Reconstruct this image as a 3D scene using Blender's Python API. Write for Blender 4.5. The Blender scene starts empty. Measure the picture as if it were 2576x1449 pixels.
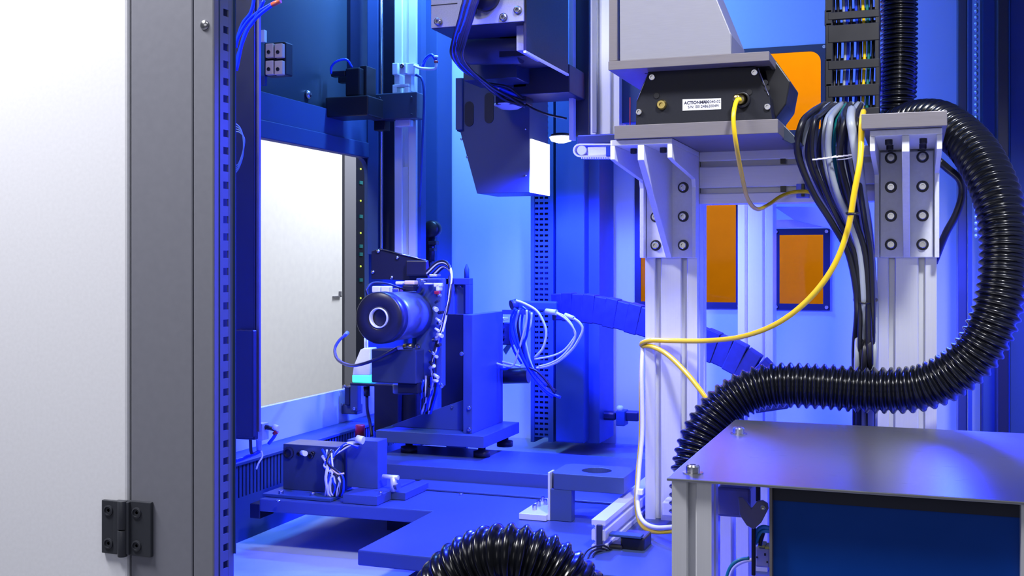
import bpy, math, random
from mathutils import Vector, Matrix, Quaternion
random.seed(7)
C = bpy.context.scene.collection
SC = bpy.context.scene
PI = math.pi
# ------------------------------------------------------------ camera, world, lights, exposure
F, CU, HV, CZ = 2793.0, 1288.0, 660.0, 1.40       # focal length in pixels, centre column, horizon row, camera height
AZ = math.atan2(1012.0, F)                        # the machine's depth axis lies this far right of the view axis
SA, CA = math.sin(AZ), math.cos(AZ)
cam = bpy.data.cameras.new('camera'); camo = bpy.data.objects.new('camera', cam); C.objects.link(camo)
camo.location = (0, 0, CZ); camo.rotation_euler = (PI/2, 0, AZ)
cam.sensor_width = 36; cam.lens = F/2576*36; cam.shift_y = (HV-724.5)/2576; cam.clip_start = .05
SC.camera = camo
SC.view_settings.view_transform = 'Standard'; SC.view_settings.look = 'None'
SC.view_settings.exposure = 0.0; SC.view_settings.gamma = 1; SC.view_settings.use_curve_mapping = False
SC.cycles.max_bounces = 6; SC.cycles.diffuse_bounces = 4; SC.cycles.glossy_bounces = 4
SC.cycles.use_denoising = True; SC.cycles.sample_clamp_indirect = 6
W = bpy.data.worlds.new('workshop'); SC.world = W; W.use_nodes = True
W.node_tree.nodes['Background'].inputs[0].default_value = (.66, .71, .86, 1)
W.node_tree.nodes['Background'].inputs[1].default_value = .15
BLUE = (.015, .030, 1.0)
COOL = (.09, .30, 1.0)
def area(name, loc, aim, size, energy, col, size_y=None):
    l = bpy.data.lights.new(name, 'AREA'); l.energy = energy; l.color = col; l.size = size
    if size_y: l.shape = 'RECTANGLE'; l.size_y = size_y
    o = bpy.data.objects.new(name, l); C.objects.link(o); o.location = loc
    o.rotation_euler = (Vector(aim)-Vector(loc)).to_track_quat('-Z', 'Y').to_euler()
    return o
def point(name, loc, energy, col, rad):
    l = bpy.data.lights.new(name, 'POINT'); l.energy = energy; l.color = col; l.shadow_soft_size = rad
    o = bpy.data.objects.new(name, l); C.objects.link(o); o.location = loc; return o
def spot(name, loc, aim, energy, col, rad, ang):
    l = bpy.data.lights.new(name, 'SPOT'); l.energy = energy; l.color = col; l.shadow_soft_size = rad; l.spot_size = math.radians(ang); l.spot_blend = .25
    o = bpy.data.objects.new(name, l); C.objects.link(o); o.location = loc
    o.rotation_euler = (Vector(aim)-Vector(loc)).to_track_quat('-Z', 'Y').to_euler(); return o
area('workshop_ceiling_light', (.10, .50, 2.95), (-.1, 1.6, 1.2), 1.0, 9, (.96, .96, 1), .4)
area('added_left_light', (-1.55, .72, 2.75), (-1.0, 1.2, 1.35), .8, 47, (.98, .97, 1), .3)  # added lamp that brightens the door and left frame
area('front_fill_light', (-.5, -1.3, 1.9), (-.4, 1.6, 1.3), 1.8, 6, (.96, .95, 1), 1.0)  # added fill from the camera side to soften shadows
spot('added_front_spot', (.25, .75, 2.60), (-.15, 1.80, 1.5), 112, (.93, .95, 1), .09, 50)  # added spot that brightens the columns and plates
area('outer_panel_fill', (-1.85, 4.9, 2.7), (-2.6, 4.35, 1.4), 1.0, 42, (.90, .93, 1), .6)  # added lamp that brightens the white panel outside the opening
area('window_back_fill', (-.2, 3.15, 2.7), (-.2, 3.7, 1.5), 1.6, 22, (1, .97, .92), .3)  # added lamp for the backdrop behind the orange panes
area('interior_cool_light', (-.60, 1.9, 2.32), (-.70, 2.85, 1.55), 1.0, 6.5, COOL, .3)
area('rear_cool_light', (-1.02, 2.40, 2.32), (-1.10, 2.85, 1.7), .35, 24, (.15, .42, 1), .08)
spot('machine_lamp', (-.725, 2.30, 1.585), (-.735, 2.29, 1.0), 200, BLUE, .03, 176)
spot('added_blue_spot', (-.62, 1.74, 1.97), (-.98, 1.62, 1.0), 120, BLUE, .05, 100)  # added blue spot out of view, fills floor the main lamp misses
spot('added_rear_blue', (.08, 2.35, 1.50), (.05, 2.35, 1.0), 22, BLUE, .08, 172)  # added blue spot hidden behind the beam, lights the right rear

# ------------------------------------------------------------ pixel + real plane -> point
def ray(u, v=HV):
    a = (u-CU)/F; return (-SA+CA*a, CA+SA*a, (HV-v)/F)
def X(u, Y): d = ray(u); return Y*d[0]/d[1]
def Yx(u, Xc): d = ray(u); return Xc*d[1]/d[0]
def Z(v, u, Y): d = ray(u, v); return CZ + Y*d[2]/d[1]
def P(u, v, Y): d = ray(u, v); t = Y/d[1]; return Vector((t*d[0], Y, CZ+t*d[2]))
def PX(u, v, Xc): d = ray(u, v); t = Xc/d[0]; return Vector((Xc, t*d[1], CZ+t*d[2]))
def PZ(u, v, z): d = ray(u, v); t = (z-CZ)/d[2]; return Vector((t*d[0], t*d[1], z))
def PX_len(px, Y, u=1500): d = ray(u); return px*(Y/d[1])/F

# ------------------------------------------------------------ materials
MATS = {}
def mat(name, col, rough=.5, metal=0.0, noise=.06, nscale=30, bump=0.0, brush=None, emit=None, estr=0, coat=0, spec=.5):
    m = bpy.data.materials.new(name); m.use_nodes = True; nt = m.node_tree; b = nt.nodes['Principled BSDF']
    b.inputs['Metallic'].default_value = metal; b.inputs['Roughness'].default_value = rough
    b.inputs['Specular IOR Level'].default_value = spec
    tc = nt.nodes.new('ShaderNodeTexCoord'); mp = nt.nodes.new('ShaderNodeMapping')
    nt.links.new(tc.outputs['Object'], mp.inputs[0])
    if brush: mp.inputs['Scale'].default_value = brush
    nz = nt.nodes.new('ShaderNodeTexNoise'); nz.inputs['Scale'].default_value = nscale; nz.inputs['Detail'].default_value = 4
    nt.links.new(mp.outputs[0], nz.inputs['Vector'])
    mx = nt.nodes.new('ShaderNodeMix'); mx.data_type = 'RGBA'
    mx.inputs[6].default_value = tuple(max(0, c*(1-noise)) for c in col)+(1,)
    mx.inputs[7].default_value = tuple(min(1, c*(1+noise)) for c in col)+(1,)
    nt.links.new(nz.outputs[0], mx.inputs[0]); nt.links.new(mx.outputs[2], b.inputs['Base Color'])
    mr = nt.nodes.new('ShaderNodeMapRange'); mr.inputs[3].default_value = max(.02, rough-.06); mr.inputs[4].default_value = min(1, rough+.06)
    nt.links.new(nz.outputs[0], mr.inputs[0]); nt.links.new(mr.outputs[0], b.inputs['Roughness'])
    if bump:
        bp = nt.nodes.new('ShaderNodeBump'); bp.inputs['Strength'].default_value = bump; bp.inputs['Distance'].default_value = .0005
        nt.links.new(nz.outputs[0], bp.inputs['Height']); nt.links.new(bp.outputs[0], b.inputs['Normal'])
    if emit:
        b.inputs['Emission Color'].default_value = tuple(emit)+(1,); b.inputs['Emission Strength'].default_value = estr
    MATS[name] = m; return m
WHITE = mat('white_powder_coat', (.84, .85, .90), .45, bump=.05, nscale=200)
GREY = mat('grey_powder_coat', (.200, .205, .245), .5, nscale=120, bump=.05)
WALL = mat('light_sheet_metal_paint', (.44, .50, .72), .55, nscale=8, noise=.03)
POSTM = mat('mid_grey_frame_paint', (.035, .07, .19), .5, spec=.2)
DKPAINT = mat('dark_grey_paint', (.03, .042, .075), .35)
NAVY = mat('dark_housing_paint', (.006, .009, .03), .4)
ALU = mat('anodised_aluminium', (.80, .81, .86), .38, .35, brush=(60, 60, 1), nscale=12, noise=.05)
ALUX = mat('anodised_aluminium_crosswise', (.82, .82, .86), .4, .15, brush=(1, 60, 60), nscale=12, noise=.06)
GROOVE = mat('profile_groove', (.30, .31, .35), .5, .3)
PLATE = mat('milled_aluminium', (.19, .175, .19), .42, .25, brush=(3, 3, 60), nscale=14, noise=.10, bump=.1)
BRUSH = mat('brushed_sheet', (.30, .30, .35), .4, .35, brush=(2, 2, 40), nscale=20, noise=.07)
STEEL = mat('brushed_steel', (.42, .43, .46), .30, .9, brush=(2, 60, 60), nscale=12, noise=.08)
BRKT = mat('cast_bracket_alu', (.78, .79, .84), .45, .1, nscale=200, noise=.08)
CAST = mat('bead_blasted_alu', (.42, .42, .48), .6, .2, nscale=400, noise=.2, bump=.3)
TABLE = mat('tooling_plate', (.055, .085, .20), .38, .2, spec=.3, nscale=6, noise=.05)
BOLT = mat('bolt_steel', (.55, .55, .58), .22, 1)
BLACKB = mat('black_bolt', (.04, .04, .05), .35, .6)
BLACK = mat('black_plastic', (.012, .012, .016), .34)
BLACKM = mat('black_anodised', (.012, .013, .020), .42, spec=.3, nscale=300, noise=.15)
HOSE = mat('black_hose_rubber', (.0035, .004, .007), .20, spec=.38)
HINGE = mat('hinge_zinc_black', (.035, .038, .048), .38, nscale=300, noise=.1, bump=.1)
SEAM = mat('rubber_seam', (.02, .022, .03), .6)
CBLK = mat('cable_black', (.012, .012, .018), .35)
CGRY = mat('cable_grey', (.32, .35, .40), .4)
CTEAL = mat('cable_teal', (.0, .16, .15), .4)
CBLU = mat('tube_blue', (.01, .05, .75), .25)
CWHT = mat('cable_white', (.80, .78, .84), .4)
CYEL = mat('cable_yellow', (.88, .60, .01), .35)
CYEL2 = mat('cable_pale_yellow', (.82, .60, .25), .4)
BRASS = mat('brass', (.62, .48, .16), .25, 1)
RED = mat('red_plastic', (.35, .01, .02), .4)
BEIGE = mat('beige_terminal', (.62, .50, .38), .5)
LBL = mat('paper_label', (.75, .76, .84), .6)
INK = mat('label_ink', (.03, .03, .06), .6)
YPL = mat('yellow_marker', (.62, .60, .05), .5)
BLUEF = mat('blue_belt_fabric', (.012, .018, .07), .6, nscale=60, noise=.5)
GREENL = mat('green_lamp', (.1, .8, .5), .4, emit=(.05, .95, .45), estr=1.6)
LEDY = mat('status_led', (.5, .6, .1), .4, emit=(.5, .75, .05), estr=1.5)
LAMP = mat('lamp_lens', (.9, .9, 1), .4, emit=(.72, .78, 1), estr=12)
SIDEGLOW = mat('side_face_glow', (.9, .9, 1), .4, emit=(.95, .96, 1), estr=1.6)  # glow standing in for lamp glare on the housing side
def glassy(name, col, alpha_mix):
    m = bpy.data.materials.new(name); m.use_nodes = True; nt = m.node_tree
    for n in list(nt.nodes):
        if n.type != 'OUTPUT_MATERIAL': nt.nodes.remove(n)
    out = [n for n in nt.nodes if n.type == 'OUTPUT_MATERIAL'][0]
    t = nt.nodes.new('ShaderNodeBsdfTransparent'); t.inputs[0].default_value = col+(1,)
    g = nt.nodes.new('ShaderNodeBsdfGlossy'); g.inputs['Roughness'].default_value = .05
    mx = nt.nodes.new('ShaderNodeMixShader'); fr = nt.nodes.new('ShaderNodeFresnel'); fr.inputs[0].default_value = 1.18
    nt.links.new(fr.outputs[0], mx.inputs[0]); nt.links.new(t.outputs[0], mx.inputs[1]); nt.links.new(g.outputs[0], mx.inputs[2])
    nt.links.new(mx.outputs[0], out.inputs[0]); return m
ORANGE = glassy('orange_acrylic', (.96, .54, .05), 0)
CLEAR = glassy('clear_acrylic', (.85, .88, .95), 0)

# ------------------------------------------------------------ mesh builder
class MB:
    def __init__(s): s.v = []; s.f = []; s.sm = []
    def add(s, vs, fs, smooth=False):
        n = len(s.v); s.v += [Vector(q) for q in vs]; s.f += [tuple(i+n for i in f) for f in fs]; s.sm += [smooth]*len(fs); return s
    def box(s, x0, x1, y0, y1, z0, z1):
        x0, x1 = sorted((x0, x1)); y0, y1 = sorted((y0, y1)); z0, z1 = sorted((z0, z1))
        return s.add([(x0,y0,z0),(x1,y0,z0),(x1,y1,z0),(x0,y1,z0),(x0,y0,z1),(x1,y0,z1),(x1,y1,z1),(x0,y1,z1)],
                     [(0,3,2,1),(4,5,6,7),(0,1,5,4),(1,2,6,5),(2,3,7,6),(3,0,4,7)])
    def obox(s, c, ax, ay, az):       # oriented box: centre and three half-axis vectors
        c = Vector(c); ax = Vector(ax); ay = Vector(ay); az = Vector(az)
        vs = [c+i*ax+j*ay+k*az for k in (-1,1) for j in (-1,1) for i in (-1,1)]
        return s.add(vs, [(0,2,3,1),(4,5,7,6),(0,1,5,4),(1,3,7,5),(3,2,6,7),(2,0,4,6)])
    def fb(s, u0, v0, u1, v1, Y, d):  # box whose front face (plane Y) spans those pixels, d deep
        uc = (u0+u1)/2
        return s.box(X(u0, Y), X(u1, Y), Y, Y+d, Z(v1, uc, Y), Z(v0, uc, Y))
    def prism(s, pts, vec, smooth=False):
        n = len(pts); a = [Vector(p) for p in pts]; b = [p+Vector(vec) for p in a]
        return s.add(a+b, [tuple(range(n))[::-1], tuple(range(n, 2*n))]+[(i, (i+1)%n, n+(i+1)%n, n+i) for i in range(n)], smooth)
    def lathe(s, c, axis, prof, seg=20, smooth=True, caps=True):   # prof: (radius, height) pairs
        q = Vector((0,0,1)).rotation_difference(Vector(axis).normalized()); c = Vector(c)
        n0 = len(s.v); m = len(prof)
        for r, h in prof:
            for i in range(seg):
                a = 2*PI*i/seg; s.v.append(c+q@Vector((max(r, 1e-5)*math.cos(a), max(r, 1e-5)*math.sin(a), h)))
        for j in range(m-1):
            for i in range(seg):
                k = (i+1)%seg
                s.f.append((n0+j*seg+i, n0+j*seg+k, n0+(j+1)*seg+k, n0+(j+1)*seg+i)); s.sm.append(smooth)
        if not caps: return s
        s.f.append(tuple(n0+i for i in range(seg))[::-1]); s.sm.append(False)
        s.f.append(tuple(n0+(m-1)*seg+i for i in range(seg))); s.sm.append(False)
        return s
    def cyl(s, a, b, r, seg=16):
        a = Vector(a); b = Vector(b); L = (b-a).length
        return s.lathe(a, b-a, [(r, 0), (r, L)], seg)
    def screw(s, c, axis, r, h=None):
        h = h or r*.9
        return s.lathe(c, axis, [(r*.98, 0), (r, h*.8), (r*.86, h), (r*.5, h), (r*.48, h*.35), (0, h*.35)], 14, False)
    def tube(s, pts, r, seg=8, radii=None):
        pts = [Vector(p) for p in pts]; n = len(pts)
        up = None; n0 = len(s.v)
        for i, p in enumerate(pts):
            t = (pts[min(i+1, n-1)]-pts[max(i-1, 0)]).normalized()
            if up is None:
                up = t.orthogonal().normalized()
            else:
                up = (up - t*up.dot(t));
                up = up.normalized() if up.length > 1e-6 else t.orthogonal().normalized()
            w = t.cross(up); rr = radii[i] if radii else r
            for k in range(seg):
                a = 2*PI*k/seg; s.v.append(p+rr*(math.cos(a)*up+math.sin(a)*w))
        for i in range(n-1):
            for k in range(seg):
                m = (k+1)%seg; s.f.append((n0+i*seg+k, n0+i*seg+m, n0+(i+1)*seg+m, n0+(i+1)*seg+k)); s.sm.append(True)
        s.f.append(tuple(n0+k for k in range(seg))[::-1]); s.f.append(tuple(n0+(n-1)*seg+k for k in range(seg))); s.sm += [False, False]
        return s
    def plate_hole(s, x0, x1, y0, y1, z0, z1, cx, cy, r, seg=32):  # horizontal plate, round hole through it
        def rim(z):
            inner = []; outer = []
            for i in range(seg):
                a = 2*PI*(i+.5)/seg; ca, sa = math.cos(a), math.sin(a)
                inner.append((cx+r*ca, cy+r*sa, z))
                tx = ((x1-cx) if ca > 0 else (x0-cx))/ca; ty = ((y1-cy) if sa > 0 else (y0-cy))/sa
                if abs(tx) < abs(ty): outer.append((cx+tx*ca, cy+tx*sa, z))
                else: outer.append((cx+ty*ca, cy+ty*sa, z))
            return inner, outer
        it, ot = rim(z1); ib, ob = rim(z0)
        vs = it+ot+ib+ob; fs = []; N = seg
        for i in range(N):
            k = (i+1)%N
            fs += [(i, N+i, N+k, k), (2*N+i, 2*N+k, 3*N+k, 3*N+i), (i, k, 2*N+k, 2*N+i), (N+i, 3*N+i, 3*N+k, N+k)]
        return s.add(vs, fs)

WL = {}
def spline(pts, n=8):
    pts = [Vector(p) for p in pts]; q = [2*pts[0]-pts[1]]+pts+[2*pts[-1]-pts[-2]]; out = []
    for i in range(1, len(q)-2):
        p0, p1, p2, p3 = q[i-1:i+3]
        for j in range(n):
            t = j/n
            out.append(.5*((2*p1)+(p2-p0)*t+(2*p0-5*p1+4*p2-p3)*t*t+(3*p1-p0-3*p2+p3)*t**3))
    out.append(pts[-1]); return out
def props(o, label=None, cat=None, group=None, kind=None):
    if label: o['label'] = label
    if cat: o['category'] = cat
    if group: o['group'] = group
    if kind: o['kind'] = kind
def obj(name, mb, m, parent=None, label=None, cat=None, group=None, kind=None, bevel=0, loc=None):
    me = bpy.data.meshes.new(name)
    if parent: org = WL[parent]
    elif loc: org = Vector(loc)
    else:
        xs = [p.x for p in mb.v]; ys = [p.y for p in mb.v]; zs = [p.z for p in mb.v]
        org = Vector(((min(xs)+max(xs))/2, (min(ys)+max(ys))/2, min(zs)))
    me.from_pydata([tuple(p-org) for p in mb.v], [], mb.f)
    me.polygons.foreach_set('use_smooth', mb.sm); me.materials.append(m); me.validate(); me.update()
    o = bpy.data.objects.new(name, me); C.objects.link(o)
    if parent: o.parent = parent
    else: o.location = org
    WL[o] = org; props(o, label, cat, group, kind)
    if bevel:
        b = o.modifiers.new('bevel', 'BEVEL'); b.width = bevel; b.segments = 2; b.limit_method = 'ANGLE'; b.angle_limit = math.radians(40); b.harden_normals = False
    return o
def thing(name, label, cat, loc, group=None):
    o = bpy.data.objects.new(name, None); C.objects.link(o); o.location = loc; o.empty_display_size = .02
    WL[o] = Vector(loc); props(o, label, cat, group); return o
def copy_thing(root, delta, label=None):
    r = root.copy(); C.objects.link(r); r.location = root.location+Vector(delta)
    if label: r['label'] = label
    for ch in list(root.children):
        c = ch.copy(); C.objects.link(c); c.parent = r
        for g in list(ch.children):
            d = g.copy(); C.objects.link(d); d.parent = c
    return r
def fbo(name, u0, v0, u1, v1, Y, d, m, parent=None, bevel=.001, **k):
    return obj(name, MB().fb(u0, v0, u1, v1, Y, d), m, parent, bevel=bevel, **k)
def struct(name, mb, m, bevel=0, parent=None, label=None):
    return obj(name, mb, m, parent, kind=None if parent else 'structure', bevel=bevel, label=label)
def tslot_poly(w, d, nx, ny, g=.0045, lip=.0035, ins=.009, dep=.012):
    """outline (a,b) of an aluminium profile w x d with nx grooves on the long faces and ny on the short ones"""
    pts = []
    def side(a0, dirv, nrm, L, n):
        out = []
        for i in range(n):
            c = L*(2*i+1)/(2*n)
            for off, dp in ((-g-.0015, 0), (-g, .0015), (-g, lip), (-ins, lip), (-ins*.6, dep), (ins*.6, dep), (ins, lip), (g, lip), (g, .0015), (g+.0015, 0)):
                out.append((a0[0]+dirv[0]*(c+off)+nrm[0]*dp, a0[1]+dirv[1]*(c+off)+nrm[1]*dp))
        return [a0]+out
    pts += side((-w/2, -d/2), (1, 0), (0, 1), w, nx)
    pts += side((w/2, -d/2), (0, 1), (-1, 0), d, ny)
    pts += side((w/2, d/2), (-1, 0), (0, -1), w, nx)
    pts += side((-w/2, d/2), (0, -1), (1, 0), d, ny)
    return pts
def vprofile(cx, cy, w, d, nx, ny, z0, z1, **k):
    return MB().prism([(cx+a, cy+b, z0) for a, b in tslot_poly(w, d, nx, ny, **k)][::-1], (0, 0, z1-z0))

# ------------------------------------------------------------ the machine room: shell
ZF = CZ-.54                                   # sheet floor of the machine
XL, YR, XR, ZC = -1.30, 2.85, .30, CZ+.95     # left wall, rear wall, right wall, roof
floor = struct('floor', MB().box(XL-.02, XR+.02, 1.25, YR+.02, ZF-.02, ZF), WALL)
struct('ceiling', MB().box(XL-.02, XR+.02, 1.22, YR+.02, ZC, ZC+.02), WALL)
struct('wall_right', MB().box(XR, XR+.012, 1.3, YR, ZF, ZC), WALL)
struct('ground', MB().box(-4, 4, -3, 6, -.02, 0), mat('workshop_floor', (.32, .32, .34), .6, nscale=3))
# left wall with a large opening (rounded corners)
zo0, zo1, yo1, yo0 = CZ-.308, CZ+.262, 2.522, 1.72
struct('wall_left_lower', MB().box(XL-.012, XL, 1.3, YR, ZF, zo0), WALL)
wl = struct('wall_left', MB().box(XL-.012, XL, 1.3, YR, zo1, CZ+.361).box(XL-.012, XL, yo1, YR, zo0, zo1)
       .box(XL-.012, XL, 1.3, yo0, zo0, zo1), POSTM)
mb = MB(); R = .045
for zc, sg in ((zo1, -1), (zo0, 1)):
    arc = [(XL-.012, yo1-R+R*math.sin(a), zc+sg*(R-R*math.cos(a))) for a in [i*PI/2/8 for i in range(9)]]
    mb.prism(arc+[(XL-.012, yo1, zc)], (.012, 0, 0))
struct('opening_corner', mb, POSTM, parent=wl)
mb = MB().box(XL, XL+.012, 1.3, 2.60, CZ+.262, CZ+.300)
struct('opening_rail', mb, POSTM, bevel=.002, parent=wl)
struct('upper_rail', MB().box(XL, XL+.005, 1.3, 2.60, CZ+.300, CZ+.361), POSTM, bevel=.001, parent=wl)
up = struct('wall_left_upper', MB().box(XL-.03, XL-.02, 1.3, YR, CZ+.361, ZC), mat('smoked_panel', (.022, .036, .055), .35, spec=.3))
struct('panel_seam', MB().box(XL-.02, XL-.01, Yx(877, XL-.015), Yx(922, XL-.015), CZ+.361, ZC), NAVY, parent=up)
# panels of the rear wall, with real openings behind the orange windows
WIN = [(1598, 400, 1868, 775, 'window_1'), (1945, 575, 2088, 780, 'window_2'), (1850, 118, 2082, 345, 'window_3')]
def wbox(u0, v0, u1, v1): uc = (u0+u1)/2; return X(u0, YR), X(u1, YR), Z(v1, uc, YR), Z(v0, uc, YR)
holes = [wbox(*w[:4]) for w in WIN]
def wall_with_holes(x0, x1, z0, z1, hs, y, d):
    m = MB(); xs = sorted({x0, x1, *[h[0] for h in hs], *[h[1] for h in hs]}); zs = sorted({z0, z1, *[h[2] for h in hs], *[h[3] for h in hs]})
    for i in range(len(xs)-1):
        for j in range(len(zs)-1):
            cx, cz = (xs[i]+xs[i+1])/2, (zs[j]+zs[j+1])/2
            if any(h[0] < cx < h[1] and h[2] < cz < h[3] for h in hs): continue
            m.box(xs[i], xs[i+1], y, y+d, zs[j], zs[j+1])
    return m
struct('wall_rear', wall_with_holes(XL, XR, ZF, ZC, holes, YR, .012), WALL)
for (u0, v0, u1, v1, n), (x0, x1, z0, z1) in zip(WIN, holes):
    fw = .016
    m = MB()
    m.box(x0, x1, YR-.006, YR, z0, z0+fw).box(x0, x1, YR-.006, YR, z1-fw, z1).box(x0, x0+fw, YR-.006, YR, z0+fw, z1-fw).box(x1-fw, x1, YR-.006, YR, z0+fw, z1-fw)
    if n == 'window_3':
        R_ = .028
        for (cx_, sx) in ((x1-fw, -1), (x0+fw, 1)):
            arc = [(cx_+sx*(R_-R_*math.sin(t)), YR-.006, z1-fw-(R_-R_*math.cos(t))) for t in [q*PI/2/8 for q in range(9)]]
            m.prism(arc+[(cx_, YR-.006, z1-fw)], (0, .006, 0))
    w = struct(n, m, mat('brown_grey_frame', (.06, .05, .055), .5) if n == 'window_3' else BLACKM, bevel=.0)
    struct('pane', MB().box(x0+fw*.5, x1-fw*.5, YR+.001, YR+.005, z0+fw*.5, z1-fw*.5), ORANGE, parent=w)
    m = MB()
    for px in (x0+fw/2, x1-fw/2):
        for pz in (z0+fw/2, z1-fw/2): m.screw((px, YR-.006, pz), (0, -1, 0), .0045)
    struct('window_screw', m, BOLT, parent=w)
# structural posts in front of the rear wall
struct('trim_1', MB().fb(1060, -260, 1101, 1112, 2.74, .10), POSTM, bevel=.003)
def perf(x0, x1, z0, z1, y, nx, nz, fx, fz, d=.002):       # slotted strip, real slots
    m = MB(); dx = (x1-x0)/nx; dz = (z1-z0)/nz
    for i in range(nx+1):
        w = dx*(1-fx)/2; a = x0+i*dx; m.box(max(x0, a-w), min(x1, a+w), y, y+d, z0, z1)
    for j in range(nz+1):
        h = dz*(1-fz)/2; b = z0+j*dz; m.box(x0, x1, y+.0002, y+d, max(z0, b-h), min(z1, b+h))
    return m
sc = struct('trim_2', MB().fb(1335, -260, 1344, 1112, 2.70, .10).fb(1379, -260, 1392, 1112, 2.70, .10), POSTM)
zt, zb = Z(-200, 1360, 2.70), Z(1100, 1360, 2.70)
struct('slotted_strip', perf(X(1343, 2.70), X(1380, 2.70), zb, zt, 2.702, 3, 96, .72, .42), POSTM, parent=sc)
struct('strip_back', MB().box(X(1343, 2.70), X(1380, 2.70), 2.73, 2.735, zb, zt), NAVY, parent=sc)
struct('trim_3', MB().fb(1397, -260, 1470, 1114, 2.64, .16), POSTM, bevel=.004)
struct('trim_4', MB().fb(1474, -260, 1508, 1116, 2.68, .14), POSTM, bevel=.002)
struct('trim_5', MB().fb(2410, -600, 2434, 1200, 2.66, .10), DKPAINT, bevel=.002)
struct('trim_6', MB().fb(2436, -600, 2446, 1200, 2.62, .02), POSTM)
struct('trim_7', MB().fb(2472, -600, 2508, 1200, 2.64, .1), POSTM, bevel=.002)
struct('trim_8', MB().fb(2510, -600, 2538, 1200, 2.50, .1), BLACKM, bevel=.002)
struct('trim_9', MB().fb(2541, -600, 2640, 1200, 2.60, .1), POSTM, bevel=.002)
m = MB(); zz = Z(600, 2456, 2.6)
for i in range(64): m.lathe((X(2456, 2.6), 2.6, zz+i*.0135), (0, 0, 1), [(.001, 0), (.0042, .003), (.0042, .008), (.001, .011)], 8)
bc = obj('bead_chain', m, mat('bead_steel', (.45, .6, .7), .3, .6), label='pale beaded chain hanging between blue posts at the far right', cat='chain')

# ------------------------------------------------------------ raised decks
ZT = CZ-.44
deck = MB().box(XL+.09, XR, 2.12, YR, ZF, CZ-.478)
struct('rear_deck', deck, mat('dark_deck', (.20, .20, .24), .35), bevel=.002)
xp = X(899, 1.517); xa = X(652, 1.784)
poly = [(xp, 1.517), (X(2050, 1.517), 1.517), (X(2050, 1.517), 2.115), (xa, 2.115), (xa, 1.784), (xp, 1.80)]
plate = obj('machine_table', MB().prism([(a, b, ZT-.024) for a, b in poly][::-1], (0, 0, .024)), TABLE, bevel=.0025,
            label='wide thick L-shaped metal base plate low in the machine', cat='table')
obj('table_foot', MB().box(-1.0, -.94, 2.02, 2.09, ZF, ZT-.024), NAVY, plate)
obj('table_foot', MB().box(-.2, -.14, 1.60, 1.70, ZF, ZT-.024), NAVY, plate)
obj('end_stop', MB().box(X(628, 1.79), X(656, 1.79)-.002, 1.79, 1.84, ZT-.040, ZT-.012), NAVY, plate, bevel=.002)
obj('lower_shelf', MB().box(X(980, 1.56), X(1640, 1.56), 1.50, 1.66, ZF, ZF+.035), POSTM, bevel=.002,
    label='blue-lit low step below the front edge of the base plate', cat='step')
slab = obj('raised_slab', MB().box(X(955, 2.04)-.04, X(1900, 2.04), 2.04, 2.27, ZT+.0005, CZ-.41), TABLE, bevel=.0015,
           label='long raised metal bar lying across the back of the base plate', cat='plate')
obj('table_step', MB().box(-.93, -.33, 1.955, 2.037, ZT+.0004, ZT+.004), TABLE, bevel=.001, label='thin flat strip on the base plate in front of the raised bar', cat='strip')
mb = MB()
for u, v in ((1197, 1224), (1160, 1245), (1290, 1239), (700, 1262)): p = PZ(u, v, ZT+.0003); mb.screw(p, (0, 0, 1), .004, .003)
obj('screw', mb, BOLT, plate)

# slotted wiring duct along the left wall
x0, x1, za, zbb = XL+.001, XL+.075, ZF+.075, ZF+.148
duct = thing('wiring_duct', 'long slotted blue-lit wiring duct along the foot of the left wall', 'duct', (XL+.04, 2.1, ZF))
obj('cover', MB().box(x0, x1+.004, 1.35, 2.80, zbb, zbb+.006), POSTM, duct, bevel=.001)
m = MB().box(x1-.002, x1, 1.35, 2.80, ZF, za+.01)
y = 1.35
while y < 2.80: m.box(x1-.002, x1, y, y+.007, za+.01, zbb); y += .0125
o = obj('slotted_side', m, POSTM, duct, kind='stuff')
obj('back', MB().box(x0, x0+.01, 1.35, 2.80, ZF, zbb), NAVY, duct)

# ------------------------------------------------------------ outside the left opening
XO = -2.6
wp = thing('outer_door_panel', 'large bright white panel seen through the opening in the left wall', 'panel', (XO, 3.6, .1))
struct('window_backdrop', MB().box(-1.6, 1.2, 3.75, 3.78, 0, 2.9), mat('backdrop_paint', (.8, .78, .74), .6))  # backdrop added so the orange panes look bright
obj('panel', MB().box(XO-.02, XO, 2.6, Yx(861, XO), .1, CZ+1.2), mat('outer_white_panel', (.93, .94, .97), .5), wp, bevel=.002)
a = PX(836, 748, XO); b = PX(855, 733, XO)
obj('latch', MB().box(XO, XO+.01, a.y, b.y, a.z, a.z+.006).box(XO, XO+.01, b.y-.012, b.y, a.z, b.z), GREY, wp, label='small grey L-shaped latch')
struct('outer_post', MB().box(XO-.06, XO-.01, Yx(863, XO-.02), Yx(896, XO-.01), 0, CZ+.9), GREY, bevel=.002)
rk = thing('equipment_rack', 'tall dark rack with a column of yellow-green lights outside the opening', 'rack', (-1.9, 3.4, 0))
XK = -2.75
ya, yb = Yx(896, XK), Yx(930, XK)
obj('rack_body', MB().box(XK-.3, XK, ya, yb+.1, 0, CZ+.9), NAVY, rk)
for v in (425, 505, 586, 670, 750): p = PX(907, v, XK); obj('status_light', MB().lathe(p, (1, 0, 0), [(.005, 0), (.005, .003)], 8), LEDY, rk)
for v in (460, 545, 620, 640, 705): p = PX(907, v, XK); obj('drive_module', MB().box(XK, XK+.006, p.y-.016, p.y+.016, p.z-.008, p.z+.010), mat('teal_modules', (.02, .16, .2), .4), rk)

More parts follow.
